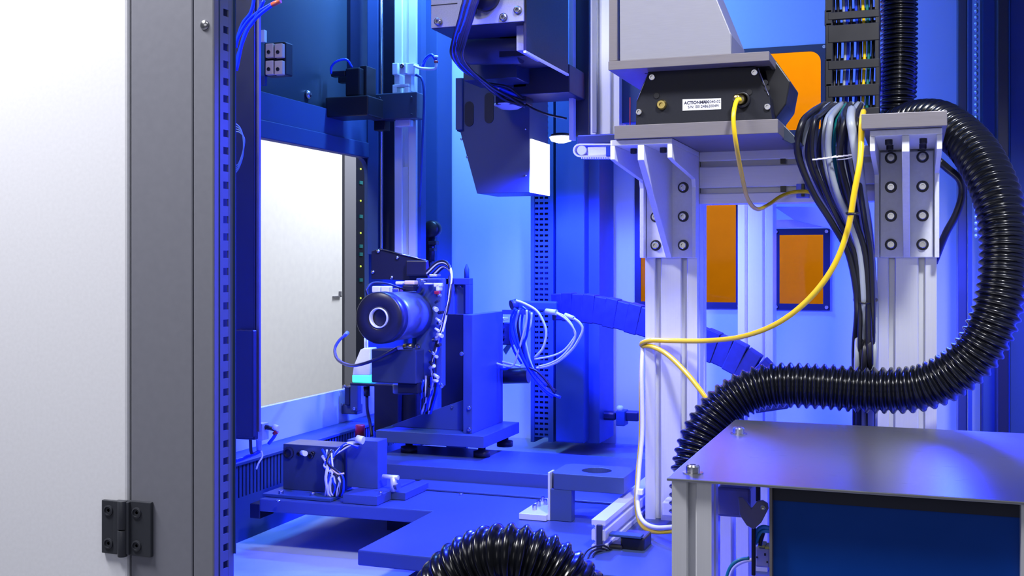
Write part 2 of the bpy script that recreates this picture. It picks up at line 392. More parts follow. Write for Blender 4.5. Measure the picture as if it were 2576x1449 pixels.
# ------------------------------------------------------------ front frame, door, hinge
zlo, zhi = CZ-.75, CZ+.60
struct('door_1', MB().box(X(-200, 1.2), X(321, 1.2), 1.1995, 1.23, 0.15, zhi), WHITE, bevel=.004)
fp = struct('front_frame_left', MB().box(X(329, 1.2), X(484, 1.2), 1.2, 1.26, 0.05, zhi), GREY, bevel=.002)
struct('frame_seal', MB().box(X(318, 1.2), X(331, 1.2), 1.206, 1.25, 0.05, zhi), SEAM, parent=fp)
struct('frame_lip', MB().box(X(489, 1.2), X(540, 1.2), 1.198, 1.210, 0.05, zhi).box(X(483, 1.2), X(490, 1.2), 1.206, 1.225, .05, zhi), GREY, bevel=.002, parent=fp)
p = P(515, 63, 1.198)
struct('frame_bolt', MB().lathe(p, (0, -1, 0), [(.0066, 0), (.0064, .0012), (.0045, .0030), (0, .0036)], 20), BOLT, parent=fp)
struct('jamb', MB().box(X(540, 1.2)-.004, X(540, 1.2), 1.210, 1.2125, .05, zhi), POSTM, parent=fp)
# perforated rail on the inward side of the jamb: square holes at 20 mm pitch
xr_ = X(541, 1.2); ya1, yb1 = 1.211, Yx(588, xr_); hy0, hy1 = Yx(562, xr_), Yx(575, xr_)
def zr(v): return PX(568, v, xr_).z
m = MB().box(xr_-.002, xr_, ya1, hy0, .1, zhi).box(xr_-.002, xr_, hy1, yb1, .1, zhi)
pitch = (zr(32)-zr(1377))/31.0; hh = pitch*.42; ztop = zr(32); k = -9
while ztop-k*pitch > zr(1390):
    zc = ztop-k*pitch; m.box(xr_-.002, xr_-.0002, hy0, hy1, zc-pitch+hh/2, zc-hh/2); k += 1
m.box(xr_-.002, xr_-.0002, hy0, hy1, .1, zc-pitch-hh/2)
rail = struct('perforated_rail', m, mat('rail_paint', (.16, .19, .30), .5, spec=.3))
struct('rail_edge', MB().box(xr_, xr_+.0035, yb1-.0015, yb1, zr(1400), zhi), POSTM, parent=rail)
struct('rail_back', MB().box(xr_-.010, xr_-.008, ya1, yb1, .1, zhi), BLACKM, parent=rail)
struct('unseen_apron', MB().box(X(536, 1.2), X(1690, 1.2), 1.20, 1.209, .05, .985), GREY)  # unseen panel added to keep low front light off the floor
# inner dark post
ip = struct('inner_post', MB().fb(560, -400, 640, 1105, 1.56, .012), NAVY, bevel=.002)
struct('post_edge_strip', MB().fb(638, -400, 652, 1086, 1.565, .006), mat('dark_edge', (.12, .12, .16), .4), bevel=.001, parent=ip)
struct('post_side_box', MB().fb(592, 830, 636, 1100, 1.548, .012), NAVY, bevel=.002, parent=ip)

# hinge
h = thing('hinge', 'black metal door hinge joining white door and grey frame', 'hinge', P(318, 1395, 1.193))
obj('leaf', MB().fb(255, 1259, 293, 1393, 1.194, .006), HINGE, h, bevel=.0012)
obj('leaf', MB().fb(322, 1262, 379, 1400, 1.194, .006), HINGE, h, bevel=.0012)
obj('leaf_web', MB().fb(285, 1262, 323, 1394, 1.190, .012), HINGE, h, bevel=.001)
for v0, v1 in ((1260, 1331), (1334, 1400)):
    a = P(308, v1, 1.191); b = P(308, v0, 1.191); obj('knuckle', MB().cyl(a, b, .0062, 20), HINGE, h, bevel=.0006)
for u, v in ((273, 1284), (273, 1367), (344, 1290), (344, 1373)):
    c = P(u, v, 1.194); rr = .0072
    obj('screw', MB().lathe(c, (0, -1, 0), [(rr, 0), (rr, .0016), (rr*.72, .0022), (rr*.70, .0006), (rr*.3, .0006), (rr*.28, .0000), (0, .0000)], 24, False), HINGE, h)

# ------------------------------------------------------------ columns, brackets, plates, beam
ZB = .55                                          # columns reach down through the base
YC = 1.87
cols = []
for u0, u1, lab in ((1622, 1755, 'tall silver slotted aluminium column in front of the orange windows'),
                    (2208, 2355, 'tall silver slotted aluminium column beside the thick cable bundle')):
    xa_, xb_ = X(u0, YC), X(u1, YC); cx = (xa_+xb_)/2; w = .0895
    o = obj('slotted_column', vprofile(cx, YC+w/2, w, w, 2, 2, ZB, CZ+.183), ALU, label=lab, cat='column', bevel=.0006)
    cols.append((cx, w, o))
zt0, zt1 = CZ+.187, CZ+.2077
Lx0, Lx1 = X(1545, 1.64), X(1957, 1.64); Rx0, Rx1 = X(2167, 1.63), X(2383, 1.63)
obj('lower_mounting_plate', MB().box(Lx0, Lx1, 1.64, 1.98, zt0, zt1), PLATE, bevel=.0008, label='thick milled plate carrying the black box on the left bracket', cat='plate')
obj('side_mounting_plate', MB().box(Rx0, Rx1, 1.63, 1.95, zt0, zt1), PLATE, bevel=.0008, label='thick milled plate on top of the right bracket', cat='plate')
u1530 = X(1530, 1.62); u1935 = X(1935, 1.62)
obj('upper_mounting_plate', MB().box(u1530, u1935, 1.62, 1.93, CZ+.289, CZ+.3025), PLATE, bevel=.0008, label='long thinner plate lying on top of the black box', cat='plate')
for (cx, w, co), (lab, su) in zip(cols, (('silver angle bracket bolted to the column nearer the orange windows', 0), ('silver angle bracket bolted to the column beside the cable bundle', 1))):
    br = thing('angle_bracket', lab, 'bracket', (cx, YC-.01, CZ+.01))
    xb0, xb1_ = cx-w/2-.003, cx+w/2+.003; zbt = CZ+.0075
    obj('back_plate', MB().box(xb0+.008, xb1_-.008, YC-.012, YC, zbt, zt0-.012), BRKT, br, bevel=.0015)
    obj('top_plate', MB().box(xb0, xb1_, 1.648, YC, zt0-.009, zt0-.0004), BRKT, br, bevel=.001)
    for s_, x in ((0, xb0), (1, xb1_-.007)):
        pts = [(x, YC, zbt), (x, YC-.028, zbt), (x, YC-.028, CZ+.125), (x, YC-.034, CZ+.138), (x, 1.648+.03, zt0-.034), (x, 1.648, zt0-.03), (x, 1.648, zt0-.009), (x, YC, zt0-.009)]
        obj('side_web', MB().prism(pts, (.007, 0, 0)), BRKT, br, bevel=.0008)
    x = cx-.005
    pts = [(x, YC-.012, zbt), (x, YC-.018, zbt), (x, 1.648, zt0-.032), (x, 1.648, zt0-.009), (x, YC-.012, zt0-.009)]
    obj('centre_web', MB().prism(pts, (.010, 0, 0)), BRKT, br, bevel=.001)
    for x in (cx-.0235, cx+.0235):
        for v in (617, 545, 472, 398):
            zc = Z(v, 1700, YC-.012) if su == 0 else Z(v-2, 2280, YC-.012)
            shade_ring = obj('recess_shade', MB().lathe((x, YC-.012, zc), (0, -1, 0), [(.0092, 0), (.0092, .0010), (.0088, .0012)], 20), BLACKB, br)  # dark ring standing in for the shaded recess round each bolt
            obj('bolt', MB().lathe((x, YC-.0132, zc), (0, -1, 0), [(.0062, 0), (.0062, .005), (.0050, .006), (.0030, .006), (.0028, .002), (0, .002)], 18, False), BOLT, shade_ring)
        obj('bolt', MB().screw((x, 1.70, zt0-.009), (0, 0, -1), .0055, .008), BLACKB, br)
        obj('bolt', MB().screw((x, 1.78, zt0-.009), (0, 0, -1), .0055, .008), BLACKB, br)
# horizontal beam between the columns
bx0, bx1 = cols[0][0]+.0455, cols[1][0]-.0455
ybm = 1.885
zb1, zb0 = Z(375, 1900, ybm), Z(511, 1900, ybm)
hp = tslot_poly(zb1-zb0, .045, 2, 1)
m = MB().prism([(bx0, ybm+.0225+b, (zb0+zb1)/2+a) for a, b in hp], (bx1-bx0, 0, 0))
bm_ = obj('cross_beam', m, ALUX, label='horizontal silver slotted beam joining the two columns', cat='beam', bevel=.0006)
for v in (404, 475):
    zc = Z(v, 1970, ybm); obj('plug', MB().box(X(1963, ybm), X(1976, ybm), ybm+.0005, ybm+.008, zc-.0045, zc+.0045), BLACK, bm_)
# small white/blue clip holding the thin yellow cable, zip tie
cl = thing('cable_clip', 'small blue clip with black tie holding the thin yellow cable on the beam', 'clip', P(2020, 500, ybm))
obj('clip_base', MB().fb(2003, 462, 2036, 498, ybm-.006, .006), mat('blue_clip', (.15, .2, .8), .4), cl, bevel=.001)
obj('tie', MB().fb(2016, 462, 2023, 494, ybm-.012, .006), BLACK, cl, bevel=.0005)
# rear T-slot post by the windows
yq = 2.52
obj('window_post', vprofile((X(1856, yq)+X(1944, yq))/2, yq+.035, X(1944, yq)-X(1856, yq), .07, 2, 1, CZ-.478, Z(430, 1900, yq), g=.003, lip=.003, ins=.006, dep=.009), ALU,
    label='slim slotted post standing between the two lower orange windows', cat='post')
obj('rear_cross_bar', MB().fb(1945, 552, 2120, 572, 2.60, .02), ALU, bevel=.001, label='narrow pale bar above the small square orange window', cat='bar')
gp = [P(1948, 520, 2.58), P(2130, 520, 2.58), P(2130, 600, 2.58), P(2085, 575, 2.58), P(2000, 555, 2.58)]
obj('corner_gusset', MB().prism(gp, (0, .006, 0)), WALL, bevel=.001, label='sloping sheet gusset above the small orange window', cat='gusset')

# Z-axis profile column left of the plates
yz = 1.99
zp = thing('slotted_upright', 'silver slotted upright left of the black box, cut off at beam height', 'upright', P(1520, 335, yz))
wz = X(1556, yz)-X(1484, yz)
obj('profile', vprofile((X(1484, yz)+X(1556, yz))/2, yz+.03, wz, .05, 2, 1, Z(336, 1520, yz), ZC-.02, g=.0025, lip=.003, ins=.005, dep=.008), ALU, zp)
obj('cover_strip', MB().fb(1490, -300, 1501, 334, yz-.006, .006), GROOVE, zp, bevel=.0005)
obj('dark_rail', MB().fb(1443, -300, 1482, 345, 2.32, .05), NAVY, bevel=.002, label='dark blue vertical rail beside the thin pale strip', cat='rail')
ls = thing('lamp_strip', 'thin pale vertical strip with a glowing lamp at its foot', 'lamp', P(1436, 352, 2.28))
obj('strip', MB().fb(1431, -300, 1442, 352, 2.28, .02), ALU, ls, bevel=.0006)
lp = P(1412, 352, 2.31)
obj('lamp_shell', MB().lathe(lp+Vector((0, 0, .016)), (0, 0, 1), [(.024, -.009), (.022, -.004), (.012, -.001), (0, 0)], 24), BLACKM, ls)
obj('lamp_lens', MB().lathe(lp+Vector((0, 0, .006)), (0, 0, -1), [(.026, 0), (.022, .008), (.010, .012), (0, .013)], 24), LAMP, ls, label='glowing blue-white lens')
# belt piece (toothed loop) by the bracket
bt = thing('toothed_belt', 'small white toothed belt loop lit from above, left of the bracket', 'belt', P(1500, 398, 1.93))
yb_ = 1.93
def loop(u0, u1, v0, v1, Y, off):
    r = (v1-v0)/2; cy = (v0+v1)/2; pts = [(u1, v0-off), (u0+r, v0-off)]
    for i in range(9):
        a = PI/2+PI*i/8; pts.append((u0+r+(r+off)*math.cos(a)*1.0, cy-(r+off)*math.sin(a)))
    return pts+[(u1, v1+off)]
outer = loop(1444, 1562, 364, 392, yb_, 3); inner = loop(1444, 1562, 364, 392, yb_, -1)
pp = [P(u, v, yb_) for u, v in outer]+[P(u, v, yb_) for u, v in inner[::-1]]
obj('belt', MB().prism(pp, (0, .02, 0)), CWHT, bt)
m = MB()
for i in range(22):
    u = 1462+i*4.4; m.fb(u, 394, u+2.4, 399, yb_, .02)
obj('belt_teeth', m, CWHT, bt)
obj('pulley', MB().lathe(P(1463, 378, yb_-.001), (0, 1, 0), [(.0085, 0), (.0085, .02)], 20), ALU, bt)
obj('clear_guard', MB().fb(1478, 368, 1556, 390, yb_+.004, .012), WHITE, bt, bevel=.001)
obj('belt_clamp', MB().fb(1524, 366, 1538, 393, yb_-.002, .02), POSTM, bt, bevel=.001)
obj('belt_mount', MB().fb(1452, 338, 1560, 362, 1.93, .09), DKPAINT, bevel=.002, label='dark block above the white toothed belt', cat='block')

# ------------------------------------------------------------ brushed gusset plate above
yg = 1.62
g = thing('support_bracket', 'large brushed sheet bracket rising from the upper plate', 'bracket', P(1700, 140, yg))
zg = CZ+.3028
pts = [Vector((X(1558, yg), yg+.004, zg)), Vector((X(1838, yg), yg+.004, zg)), P(1838, 85, yg+.004), P(1803, 0, yg+.004), P(1680, -300, yg+.004), P(1558, -300, yg+.004)]
obj('front_sheet', MB().prism(pts, (0, .006, 0)), BRUSH, g, bevel=.0006)
pts = [Vector((X(1838, yg), yg+.01, zg)), P(1838, 85, yg), P(1803, 0, yg), P(1680, -300, yg)]
for q in pts: q.y = yg+.01
q2 = [q+Vector((-.006, 0, 0)) for q in pts[::-1]]
obj('side_flange', MB().prism(pts+q2, (0, .13, 0)), BRUSH, g, bevel=.0006)
obj('left_flange', MB().box(X(1531, yg), X(1551, yg), yg+.002, yg+.15, zg, Z(-300, 1540, yg)), PLATE, g, bevel=.0008)

# ------------------------------------------------------------ the black box
yk = 1.655
bk = thing('black_control_box', 'black box with yellow lead and white label between two plates', 'box', (X(1780, yk), yk, zt1))
out = [(1632, 176), (1601, 255), (1599, 306), (1943, 300), (1936, 242), (1901, 168)]
pts = [P(u, v, yk) for u, v in out]
pts[2].z = pts[3].z = zt1+.0003
obj('body', MB().prism(pts[::-1], (0, .20, 0)), BLACKM, bk, bevel=.001)
t_ = [Vector((X(1622, yk+.01), yk+.01, CZ+.2885)), Vector((X(1934, yk+.01), yk+.01, CZ+.2885)), P(1936, 166, yk+.01), P(1620, 178, yk+.01)]
obj('top_shoulder', MB().prism(t_, (0, .19, 0)), BLACK, bk, bevel=.001)
sp = [P(1950, 150, 1.70), P(1989, 205, 1.70), P(1985, 225, 1.70), P(1978, 262, 1.70), P(1950, 300, 1.70), P(1935, 240, 1.70), P(1920, 165, 1.70)]
obj('side_cowl', MB().prism(sp, (0, .12, 0)), BLACK, bk, bevel=.002)
for u, v in ((1641, 195), (1898, 183), (1608, 282), (1931, 269)):
    obj('screw', MB().screw(P(u, v, yk), (0, -1, 0), .0048, .004), BOLT, bk)
for (ua, va, ub, vb) in ((1631, 184, 1602, 253), (1907, 172, 1934, 240)):
    obj('edge_strip', MB().tube([P(ua, va, yk-.001), P(ub, vb, yk-.001)], .0009, 6), BOLT, bk)
for u, v in ((1652, 241), (1885, 232), (1925, 208), (1930, 222)):
    obj('plug', MB().lathe(P(u, v, yk), (0, -1, 0), [(.0042, 0), (.0042, .0014)], 14), BLACK, bk)
obj('brass_port', MB().lathe(P(1665, 264, yk), (0, -1, 0), [(.0078, 0), (.0078, .003), (.006, .006), (.003, .006), (.0025, .002), (0, .002)], 22, False), BRASS, bk, label='round brass port')
obj('socket', MB().lathe(P(1868, 252, yk), (0, -1, 0), [(.012, 0), (.012, .006), (.0085, .008), (.0085, .002), (0, .002)], 22), BLACK, bk)
cn = obj('connector', MB().lathe(P(1866, 251, yk-.002), (-.3, -1, 0), [(.0075, 0), (.0075, .010), (.0062, .011), (.0062, .018), (.004, .02), (0, .02)], 20), BRASS, bk)
lb = obj('label_plate', MB().add([P(1717, 250, yk-.0006), P(1717, 278.5, yk-.0006), P(1814, 274.5, yk-.0006), P(1814, 247, yk-.0006),
      P(1717, 250, yk), P(1717, 278.5, yk), P(1814, 274.5, yk), P(1814, 247, yk)], [(0, 1, 2, 3), (7, 6, 5, 4), (0, 4, 5, 1), (1, 5, 6, 2), (2, 6, 7, 3), (3, 7, 4, 0)]), LBL, bk, label='white printed label')
def text(body, pos, size, parent, m, rotx=PI/2, roty=0, ext=.0001, bold=0):
    cu = bpy.data.curves.new('lettering', 'FONT'); cu.body = body; cu.size = size; cu.extrude = ext; cu.offset = bold
    t0 = bpy.data.objects.new('tmp', cu); C.objects.link(t0); bpy.context.view_layer.update()
    me = bpy.data.meshes.new_from_object(t0.evaluated_get(bpy.context.evaluated_depsgraph_get())); bpy.data.objects.remove(t0)
    o = bpy.data.objects.new('lettering', me); C.objects.link(o); me.materials.clear(); me.materials.append(m)
    o.parent = parent; o.location = Vector(pos)-WL[parent]; o.rotation_euler = (rotx, roty, 0); return o
tilt = -math.atan2(3.5, 97)*1.0
text('ACTIONMAX', P(1721, 262.5, yk-.0009), .0062, lb, INK, roty=0, bold=.00016)
text('TB 2040-02', P(1766, 260.0, yk-.0009), .0058, lb, INK)
text('S/N: 0012486200491', P(1730, 272.3, yk-.0009), .0056, lb, INK)
# dark arm right of lower plate and red cord left of the box
pts = [P(1958, 300, 1.72), P(2012, 355, 1.72), P(1990, 362, 1.72), P(1958, 345, 1.72)]
obj('side_wedge', MB().prism(pts, (0, .15, 0)), DKPAINT, bevel=.001, label='dark wedge-shaped bracket right of the lower plate', cat='bracket')
obj('red_string', MB().tube([Vector((X(1585, 1.9), 1.9, zt1)), Vector((X(1585, 1.9), 1.9, CZ+.289))], .0009, 6), mat('red_cord_m', (.7, .03, .03), .5), label='thin vertical red cord left of the black box', cat='cord')
obj('blue_backing_plate', MB().fb(1559, 150, 1622, 308, 2.02, .02), POSTM, bevel=.001, label='blue-lit plate behind the left end of the black box', cat='plate')

# ------------------------------------------------------------ hoses
def hose(name, pts, r, pitch, label, seg=36):
    path = spline(pts, 40)
    # resample evenly
    d = [0]
    for a, b in zip(path, path[1:]): d.append(d[-1]+(b-a).length)
    L = d[-1]; prof = [1.0, .985, .90, .84, .835, .88, .97]; n = int(L/pitch*len(prof)); out = []; rad = []; j = 0
    for i in range(n+1):
        s = L*i/n
        while j < len(d)-2 and d[j+1] < s: j += 1
        t = (s-d[j])/max(1e-9, d[j+1]-d[j]); out.append(path[j].lerp(path[j+1], t)); rad.append(r*prof[i%len(prof)])
    return obj(name, MB().tube(out, r, seg, rad), HOSE, label=label, cat='hose')
hose('corrugated_hose', [P(2262, -600, 2.05), P(2262, 0, 2.05), P(2261, 150, 2.05), P(2258, 250, 2.04), P(2256, 330, 2.05)], .0315, .0085,
     'straight black ribbed hose hanging vertically beside the cable chain')
hose('corrugated_hose', [P(2240, 330, 2.03), P(2300, 305, 1.99), P(2370, 310, 1.93), P(2452, 380, 1.86), P(2510, 500, 1.80), P(2527, 640, 1.77), P(2505, 790, 1.75), P(2440, 905, 1.75),
      P(2330, 972, 1.76), P(2200, 982, 1.77), P(2060, 972, 1.77), P(1930, 972, 1.77), P(1840, 1010, 1.76), P(1775, 1085, 1.74), P(1745, 1180, 1.72), P(1740, 1300, 1.70)], .0355, .0125,
     'long black ribbed hose looping around the right column and across the front')
hose('corrugated_hose', [P(1075, 1700, 1.30), P(1085, 1560, 1.28), P(1130, 1470, 1.26), P(1200, 1415, 1.26), P(1280, 1398, 1.26), P(1365, 1420, 1.27), P(1440, 1480, 1.28), P(1490, 1570, 1.30), P(1500, 1700, 1.32)], .0395, .0135,
     'arched black ribbed hose at the bottom edge in front of the base plate')

# ------------------------------------------------------------ cables
def cable(pts, r, m, label, name='cable', cat='cable', group=None, seg=8, n=8):
    return obj(name, MB().tube(spline(pts, n), r, seg), m, label=label, cat=cat, group=group)
cable([P(1866-3, 250, yk-.02), P(1852, 256, 1.63), P(1845, 300, 1.615), P(1853, 370, 1.63), P(1868, 450, 1.70), P(1882, 503, 1.76), P(1905, 526, 1.80), P(1935, 514, 1.83), P(1965, 494, 1.85),
       P(2000, 483, 1.866), P(2040, 484, 1.868), P(2062, 500, 1.85)], .0034, CYEL, 'thin yellow lead from the black box to the clip on the beam')
cable([P(2172, 280, 1.75), P(2168, 310, 1.67), P(2164, 400, 1.64), P(2150, 480, 1.64), P(2132, 580, 1.65), P(2096, 672, 1.66), P(2035, 752, 1.68), P(1958, 812, 1.71), P(1870, 846, 1.76), P(1780, 857, 1.82),
       P(1690, 857, 1.855), P(1640, 856, 1.858), P(1617, 862, 1.868), P(1616, 870, 1.875), P(1640, 872, 1.860), P(1680, 893, 1.85), P(1728, 940, 1.82), P(1768, 990, 1.80), P(1800, 1040, 1.80)], .0043, CYEL,
      'thick yellow cable swinging across the front around the left column')
cable([P(1617, 866, 1.88), P(1614, 940, 1.86), P(1616, 1080, 1.85), P(1608, 1180, 1.83), P(1604, 1260, 1.80), P(1614, 1306, 1.76), P(1645, 1326, 1.72), P(1700, 1325, 1.68), P(1740, 1322, 1.6)], .0036, CWHT,
      'white cable running down the left column then under the steel table')
cable([P(1616, 872, 1.89), P(1612, 960, 1.868), P(1612, 1090, 1.86), P(1604, 1190, 1.835), P(1601, 1270, 1.805), P(1612, 1318, 1.765), P(1645, 1338, 1.725), P(1700, 1337, 1.685), P(1740, 1336, 1.6)], .0036, CYEL,
      'yellow cable running down the left column beside the white one')
tg = obj('cable_tie_mount', MB().fb(1604, 1232, 1616, 1246, 1.79, .01), WHITE, bevel=.001, label='tiny white tie mount holding the cables at the left column foot', cat='clip')
wc = thing('white_connector', 'small white plug housing on the foot of the left column', 'connector', P(1678, 1300, 1.83))
obj('housing', MB().fb(1666, 1264, 1694, 1299, 1.83, .035), WHITE, wc, bevel=.002)
obj('neck', MB().fb(1673, 1256, 1690, 1265, 1.835, .02), WHITE, wc, bevel=.001)
cable([P(2362, 405, 1.86), P(2385, 425, 1.87), P(2414, 452, 1.88), P(2420, 490, 1.89), P(2405, 540, 1.89), P(2378, 590, 1.90), P(2350, 660, 1.93)], .0062, CBLK, 'short black cable curving right of the right bracket')
ORD = ['first', 'second', 'third', 'fourth', 'fifth', 'sixth', 'seventh', 'eighth', 'ninth', 'tenth', 'eleventh', 'twelfth']
# the big bundle
cols_ = [CBLK, CBLK, CGRY, CBLK, CBLK, CGRY, CBLK, CGRY, CGRY, CBLK, CTEAL, CBLK, CBLK, CGRY, CBLK, CGRY, CBLK, CGRY]
labs = {id(CBLK): 'black cable in the thick bundle hanging from the cable chain', id(CGRY): 'grey cable in the thick bundle hanging from the cable chain', id(CTEAL): 'teal cable in the thick bundle hanging from the cable chain'}
rnd = random.Random(3); cnt = {}
for i, m_ in enumerate(cols_):
    f = i/(len(cols_)-1); j = lambda a: rnd.uniform(-a, a)
    Y0 = 1.73+.035*((i*7) % 4)
    pts = [P(2075+f*95+j(4), 262, 1.92), P(2040+f*120+j(3), 284+8*f+j(4), Y0+.04), P(2014+f*150+j(5), 312+j(8), Y0-.01), P(2010+f*150+j(5), 390+j(6), Y0), P(2040+f*130+j(4), 480, Y0+.01),
           P(2094+f*88+j(4), 560, Y0+.03), P(2136+f*56+j(3), 640, Y0+.04), P(2154+f*44+j(2), 760, Y0+.05), P(2150+f*50+j(4), 880, 1.81+j(.02)), P(2152+f*44+j(6), 1010, 1.83+j(.02)), P(2156+f*40+j(6), 1160, 1.84)]
    g_ = {id(CBLK): 'black cables of the bundle', id(CGRY): 'grey cables of the bundle'}.get(id(m_))
    k_ = cnt.get(id(m_), 0); cnt[id(m_)] = k_+1; lab = labs[id(m_)]
    if m_ is not CTEAL: lab = lab.replace('cable in the', 'cable from the left in the', 1); lab = ORD[k_]+' '+lab
    cable(pts, rnd.choice((.0036, .0042, .005)), m_, lab, group=g_, n=6)
cable([P(2142, 275, 1.78), P(2140, 300, 1.70), P(2146, 340, 1.69), P(2158, 410, 1.70), P(2172, 500, 1.78), P(2188, 640, 1.84), P(2200, 760, 1.86), P(2200, 900, 1.86), P(2196, 1160, 1.85)], .0065, CGRY,
      'thickest pale grey cable at the bundle side nearest the right bracket')
def tie(pts, r, m_, label, name='cable_tie'):
    return obj(name, MB().tube(spline(pts+[pts[0]], 6), r, 6), m_, label=label, cat='cable tie')
tie([P(2150, 757, 1.79), P(2175, 763, 1.77), P(2203, 757, 1.80), P(2203, 752, 1.86), P(2175, 748, 1.89), P(2150, 752, 1.85)], .0018, BLACK, 'black tie around the lower bundle beside the right column')
tie([P(2132, 538, 1.63), P(2158, 538, 1.63), P(2158, 536, 1.72), P(2132, 536, 1.72)], .002, BLACK, 'small black tie joining yellow cable and grey cable')
m = MB()
for i in range(9):
    c = P(2050+i*13, 401-i*1.6, 1.715+(i % 2)*.004); m.obox(c, (.0038, 0, 0), (0, .0010, 0), (0, 0, .0011))
for a_, b_ in ((2050, 2105), (2105, 2160)): m.tube(spline([P(a_, 402, 1.73), P((a_+b_)/2, 399, 1.712), P(b_, 391, 1.73)], 5), .0008, 6)
obj('cable_tie', m, CWHT, label='white strap tied across the upper cable bundle', cat='cable tie')

# vertical energy chain
ec = thing('cable_chain', 'black ladder-like cable chain hanging left of the straight hose', 'cable chain', P(2145, 285, 1.95))
ye = 1.95
lev = [(-600, -568), (-522, -488), (-444, -408), (-366, -330), (-288, -250), (-208, -170), (-128, -92), (-52, -14), (27, 46), (60, 104), (150, 172), (213, 242), (272, 292)]
for i, (v0, v1) in enumerate(lev):
    obj('crossbar', MB().fb(2083, v0, 2212, v1, ye, .008), BLACK, ec, bevel=.001)
    obj('rear_crossbar', MB().fb(2090, v0-6, 2206, v1-10, ye+.045, .006), BLACK, ec, bevel=.001)
for i in range(len(lev)-1):
    va, vb = lev[i][0]-4, lev[i+1][0]+6; off = (i % 2)*1.5
    obj('side_link', MB().fb(2074+off, va, 2094+off, vb, ye+.001, .045), BLACK, ec, bevel=.002)
    obj('side_link', MB().fb(2202-off, va, 2214-off, vb, ye+.001, .045), BLACK, ec, bevel=.002)
chain_cols = [CBLK, CBLK, CGRY, CBLU, CBLK, CBLU, CBLK, CYEL, CTEAL, CBLK]
for i, m_ in enumerate(chain_cols):
    u = 2099+i*10.5+(4 if i in (2, 5) else 0)
    lab = {id(CBLK): 'black cable threaded through the black cable chain', id(CGRY): 'grey cable threaded through the black cable chain', id(CBLU): 'blue cable threaded through the black cable chain',
           id(CYEL): 'thin yellow cable threaded through the black cable chain', id(CTEAL): 'teal cable threaded through the black cable chain'}[id(m_)]
    if m_ in (CBLK, CBLU): k_ = sum(1 for q in chain_cols[:i] if q is m_); lab = ORD[k_]+' '+lab.replace(' threaded', ' from the left threaded')
    cable([P(u+2, -620, ye+.028), P(u+4, -160, ye+.028), P(u-2, 0, ye+.026), P(u+3, 100, ye+.03), P(u, 200, ye+.026), P(u-3, 285, ye+.02)], .0028, m_, lab, group='cables inside the chain' if m_ in (CBLK, CBLU) else None, n=4)

# ------------------------------------------------------------ horizontal energy chain behind the columns
hc = thing('cable_chain', 'blue-lit horizontal cable chain sagging behind the left column', 'cable chain', P(1620, 860, 2.45))
pth = spline([P(1395, 772, 2.50), P(1450, 772, 2.47), P(1520, 782, 2.44), P(1620, 808, 2.40), P(1720, 842, 2.38), P(1800, 874, 2.36), P(1870, 908, 2.34), P(1925, 955, 2.33), P(1945, 1030, 2.33)], 4)
dl = [0]
for a, b in zip(pth, pth[1:]): dl.append(dl[-1]+(b-a).length)
def at(s):
    for i in range(len(dl)-1):
        if dl[i+1] >= s: return pth[i].lerp(pth[i+1], (s-dl[i])/max(1e-9, dl[i+1]-dl[i]))
    return pth[-1]
nl = 20
for i in range(nl):
    a, b = at(dl[-1]*i/nl), at(dl[-1]*(i+1)/nl); t = (b-a).normalized(); n_ = t.cross(Vector((0, 1, 0))).normalized()
    hw = .031+(.002 if i % 2 else 0)
    mm = MB().obox((a+b)/2, t*(b-a).length*.52, Vector((0, .022+(.001 if i % 2 else 0), 0)), n_*hw)
    obj('chain_link', mm, BLUEF, hc, bevel=.002)

# ------------------------------------------------------------ overhead camera head at upper middle
xh0 = X(1322, 1.9)
hd = thing('overhead_head', 'grey motor block with dark side cover hanging from above', 'machine head', P(1250, 235, 1.95))
obj('cast_block', MB().fb(1084, -300, 1317, 62, 1.90, .12), CAST, hd, bevel=.001)
obj('rear_cover', MB().box(xh0-.10, xh0-.007, 2.03, 2.165, CZ+.40, ZC-.02), NAVY, hd, bevel=.001)
obj('block_seam', MB().fb(1084, 10, 1150, 12, 1.8992, .001), BLACK, hd)
for u, v in ((1103, 55), (1267, 44), (1303, 26)):
    obj('screw', MB().lathe(P(u, v, 1.90), (0, -1, 0), [(.0085, 0), (.0085, .0008), (.0068, .0008), (.0066, .006), (.005, .007), (.003, .007), (.003, .003), (0, .003)], 18, False), BOLT, hd)
obj('knob', MB().lathe(P(1225, -6, 1.90), (0, -1, 0), [(.026, 0), (.026, .012), (.022, .016), (0, .016)], 24), BLACK, hd)
obj('knob_arm', MB().fb(1183, -30, 1193, 32, 1.885, .012), BLACK, hd, bevel=.001)
a = P(1165, 122, 2.06); b = P(1312, 119, 2.06)
obj('motor_barrel', MB().cyl(a, b, .0325, 32), mat('barrel_dark', (.045, .05, .075), .4), hd, bevel=.001)
obj('underside_shade', MB().fb(1086, 60, 1315, 64, 1.902, .115), NAVY, hd)  # dark sheet standing in for shade under the cast block
obj('motor_top', MB().fb(1165, 62, 1312, 110, 2.03, .07), NAVY, hd, bevel=.002)
obj('end_plate', MB().fb(1299, 62, 1322, 127, 1.93, .12), CAST, hd, bevel=.0008)
xh = X(1322, 1.9)
obj('side_cover', MB().box(xh-.006, xh, 1.905, 2.165, CZ+.384, ZC-.02), BLACKM, hd, bevel=.001)
obj('bright_edge', MB().box(xh-.004, xh+.001, 1.90, 2.165, CZ+.380, CZ+.384), ALU, hd)
obj('lower_housing', MB().fb(1290, 165, 1432, 236, 2.20, .12), NAVY, hd, bevel=.002)
obj('under_tray', MB().fb(1165, 158, 1300, 200, 2.12, .10), DKPAINT, hd, bevel=.002)
obj('lower_tray', MB().fb(1240, 195, 1325, 222, 2.20, .08), DKPAINT, hd, bevel=.002)
hcam = thing('dome_light', 'small dark housing with glowing rim under the overhead head', 'lamp', P(1282, 265, 2.24))
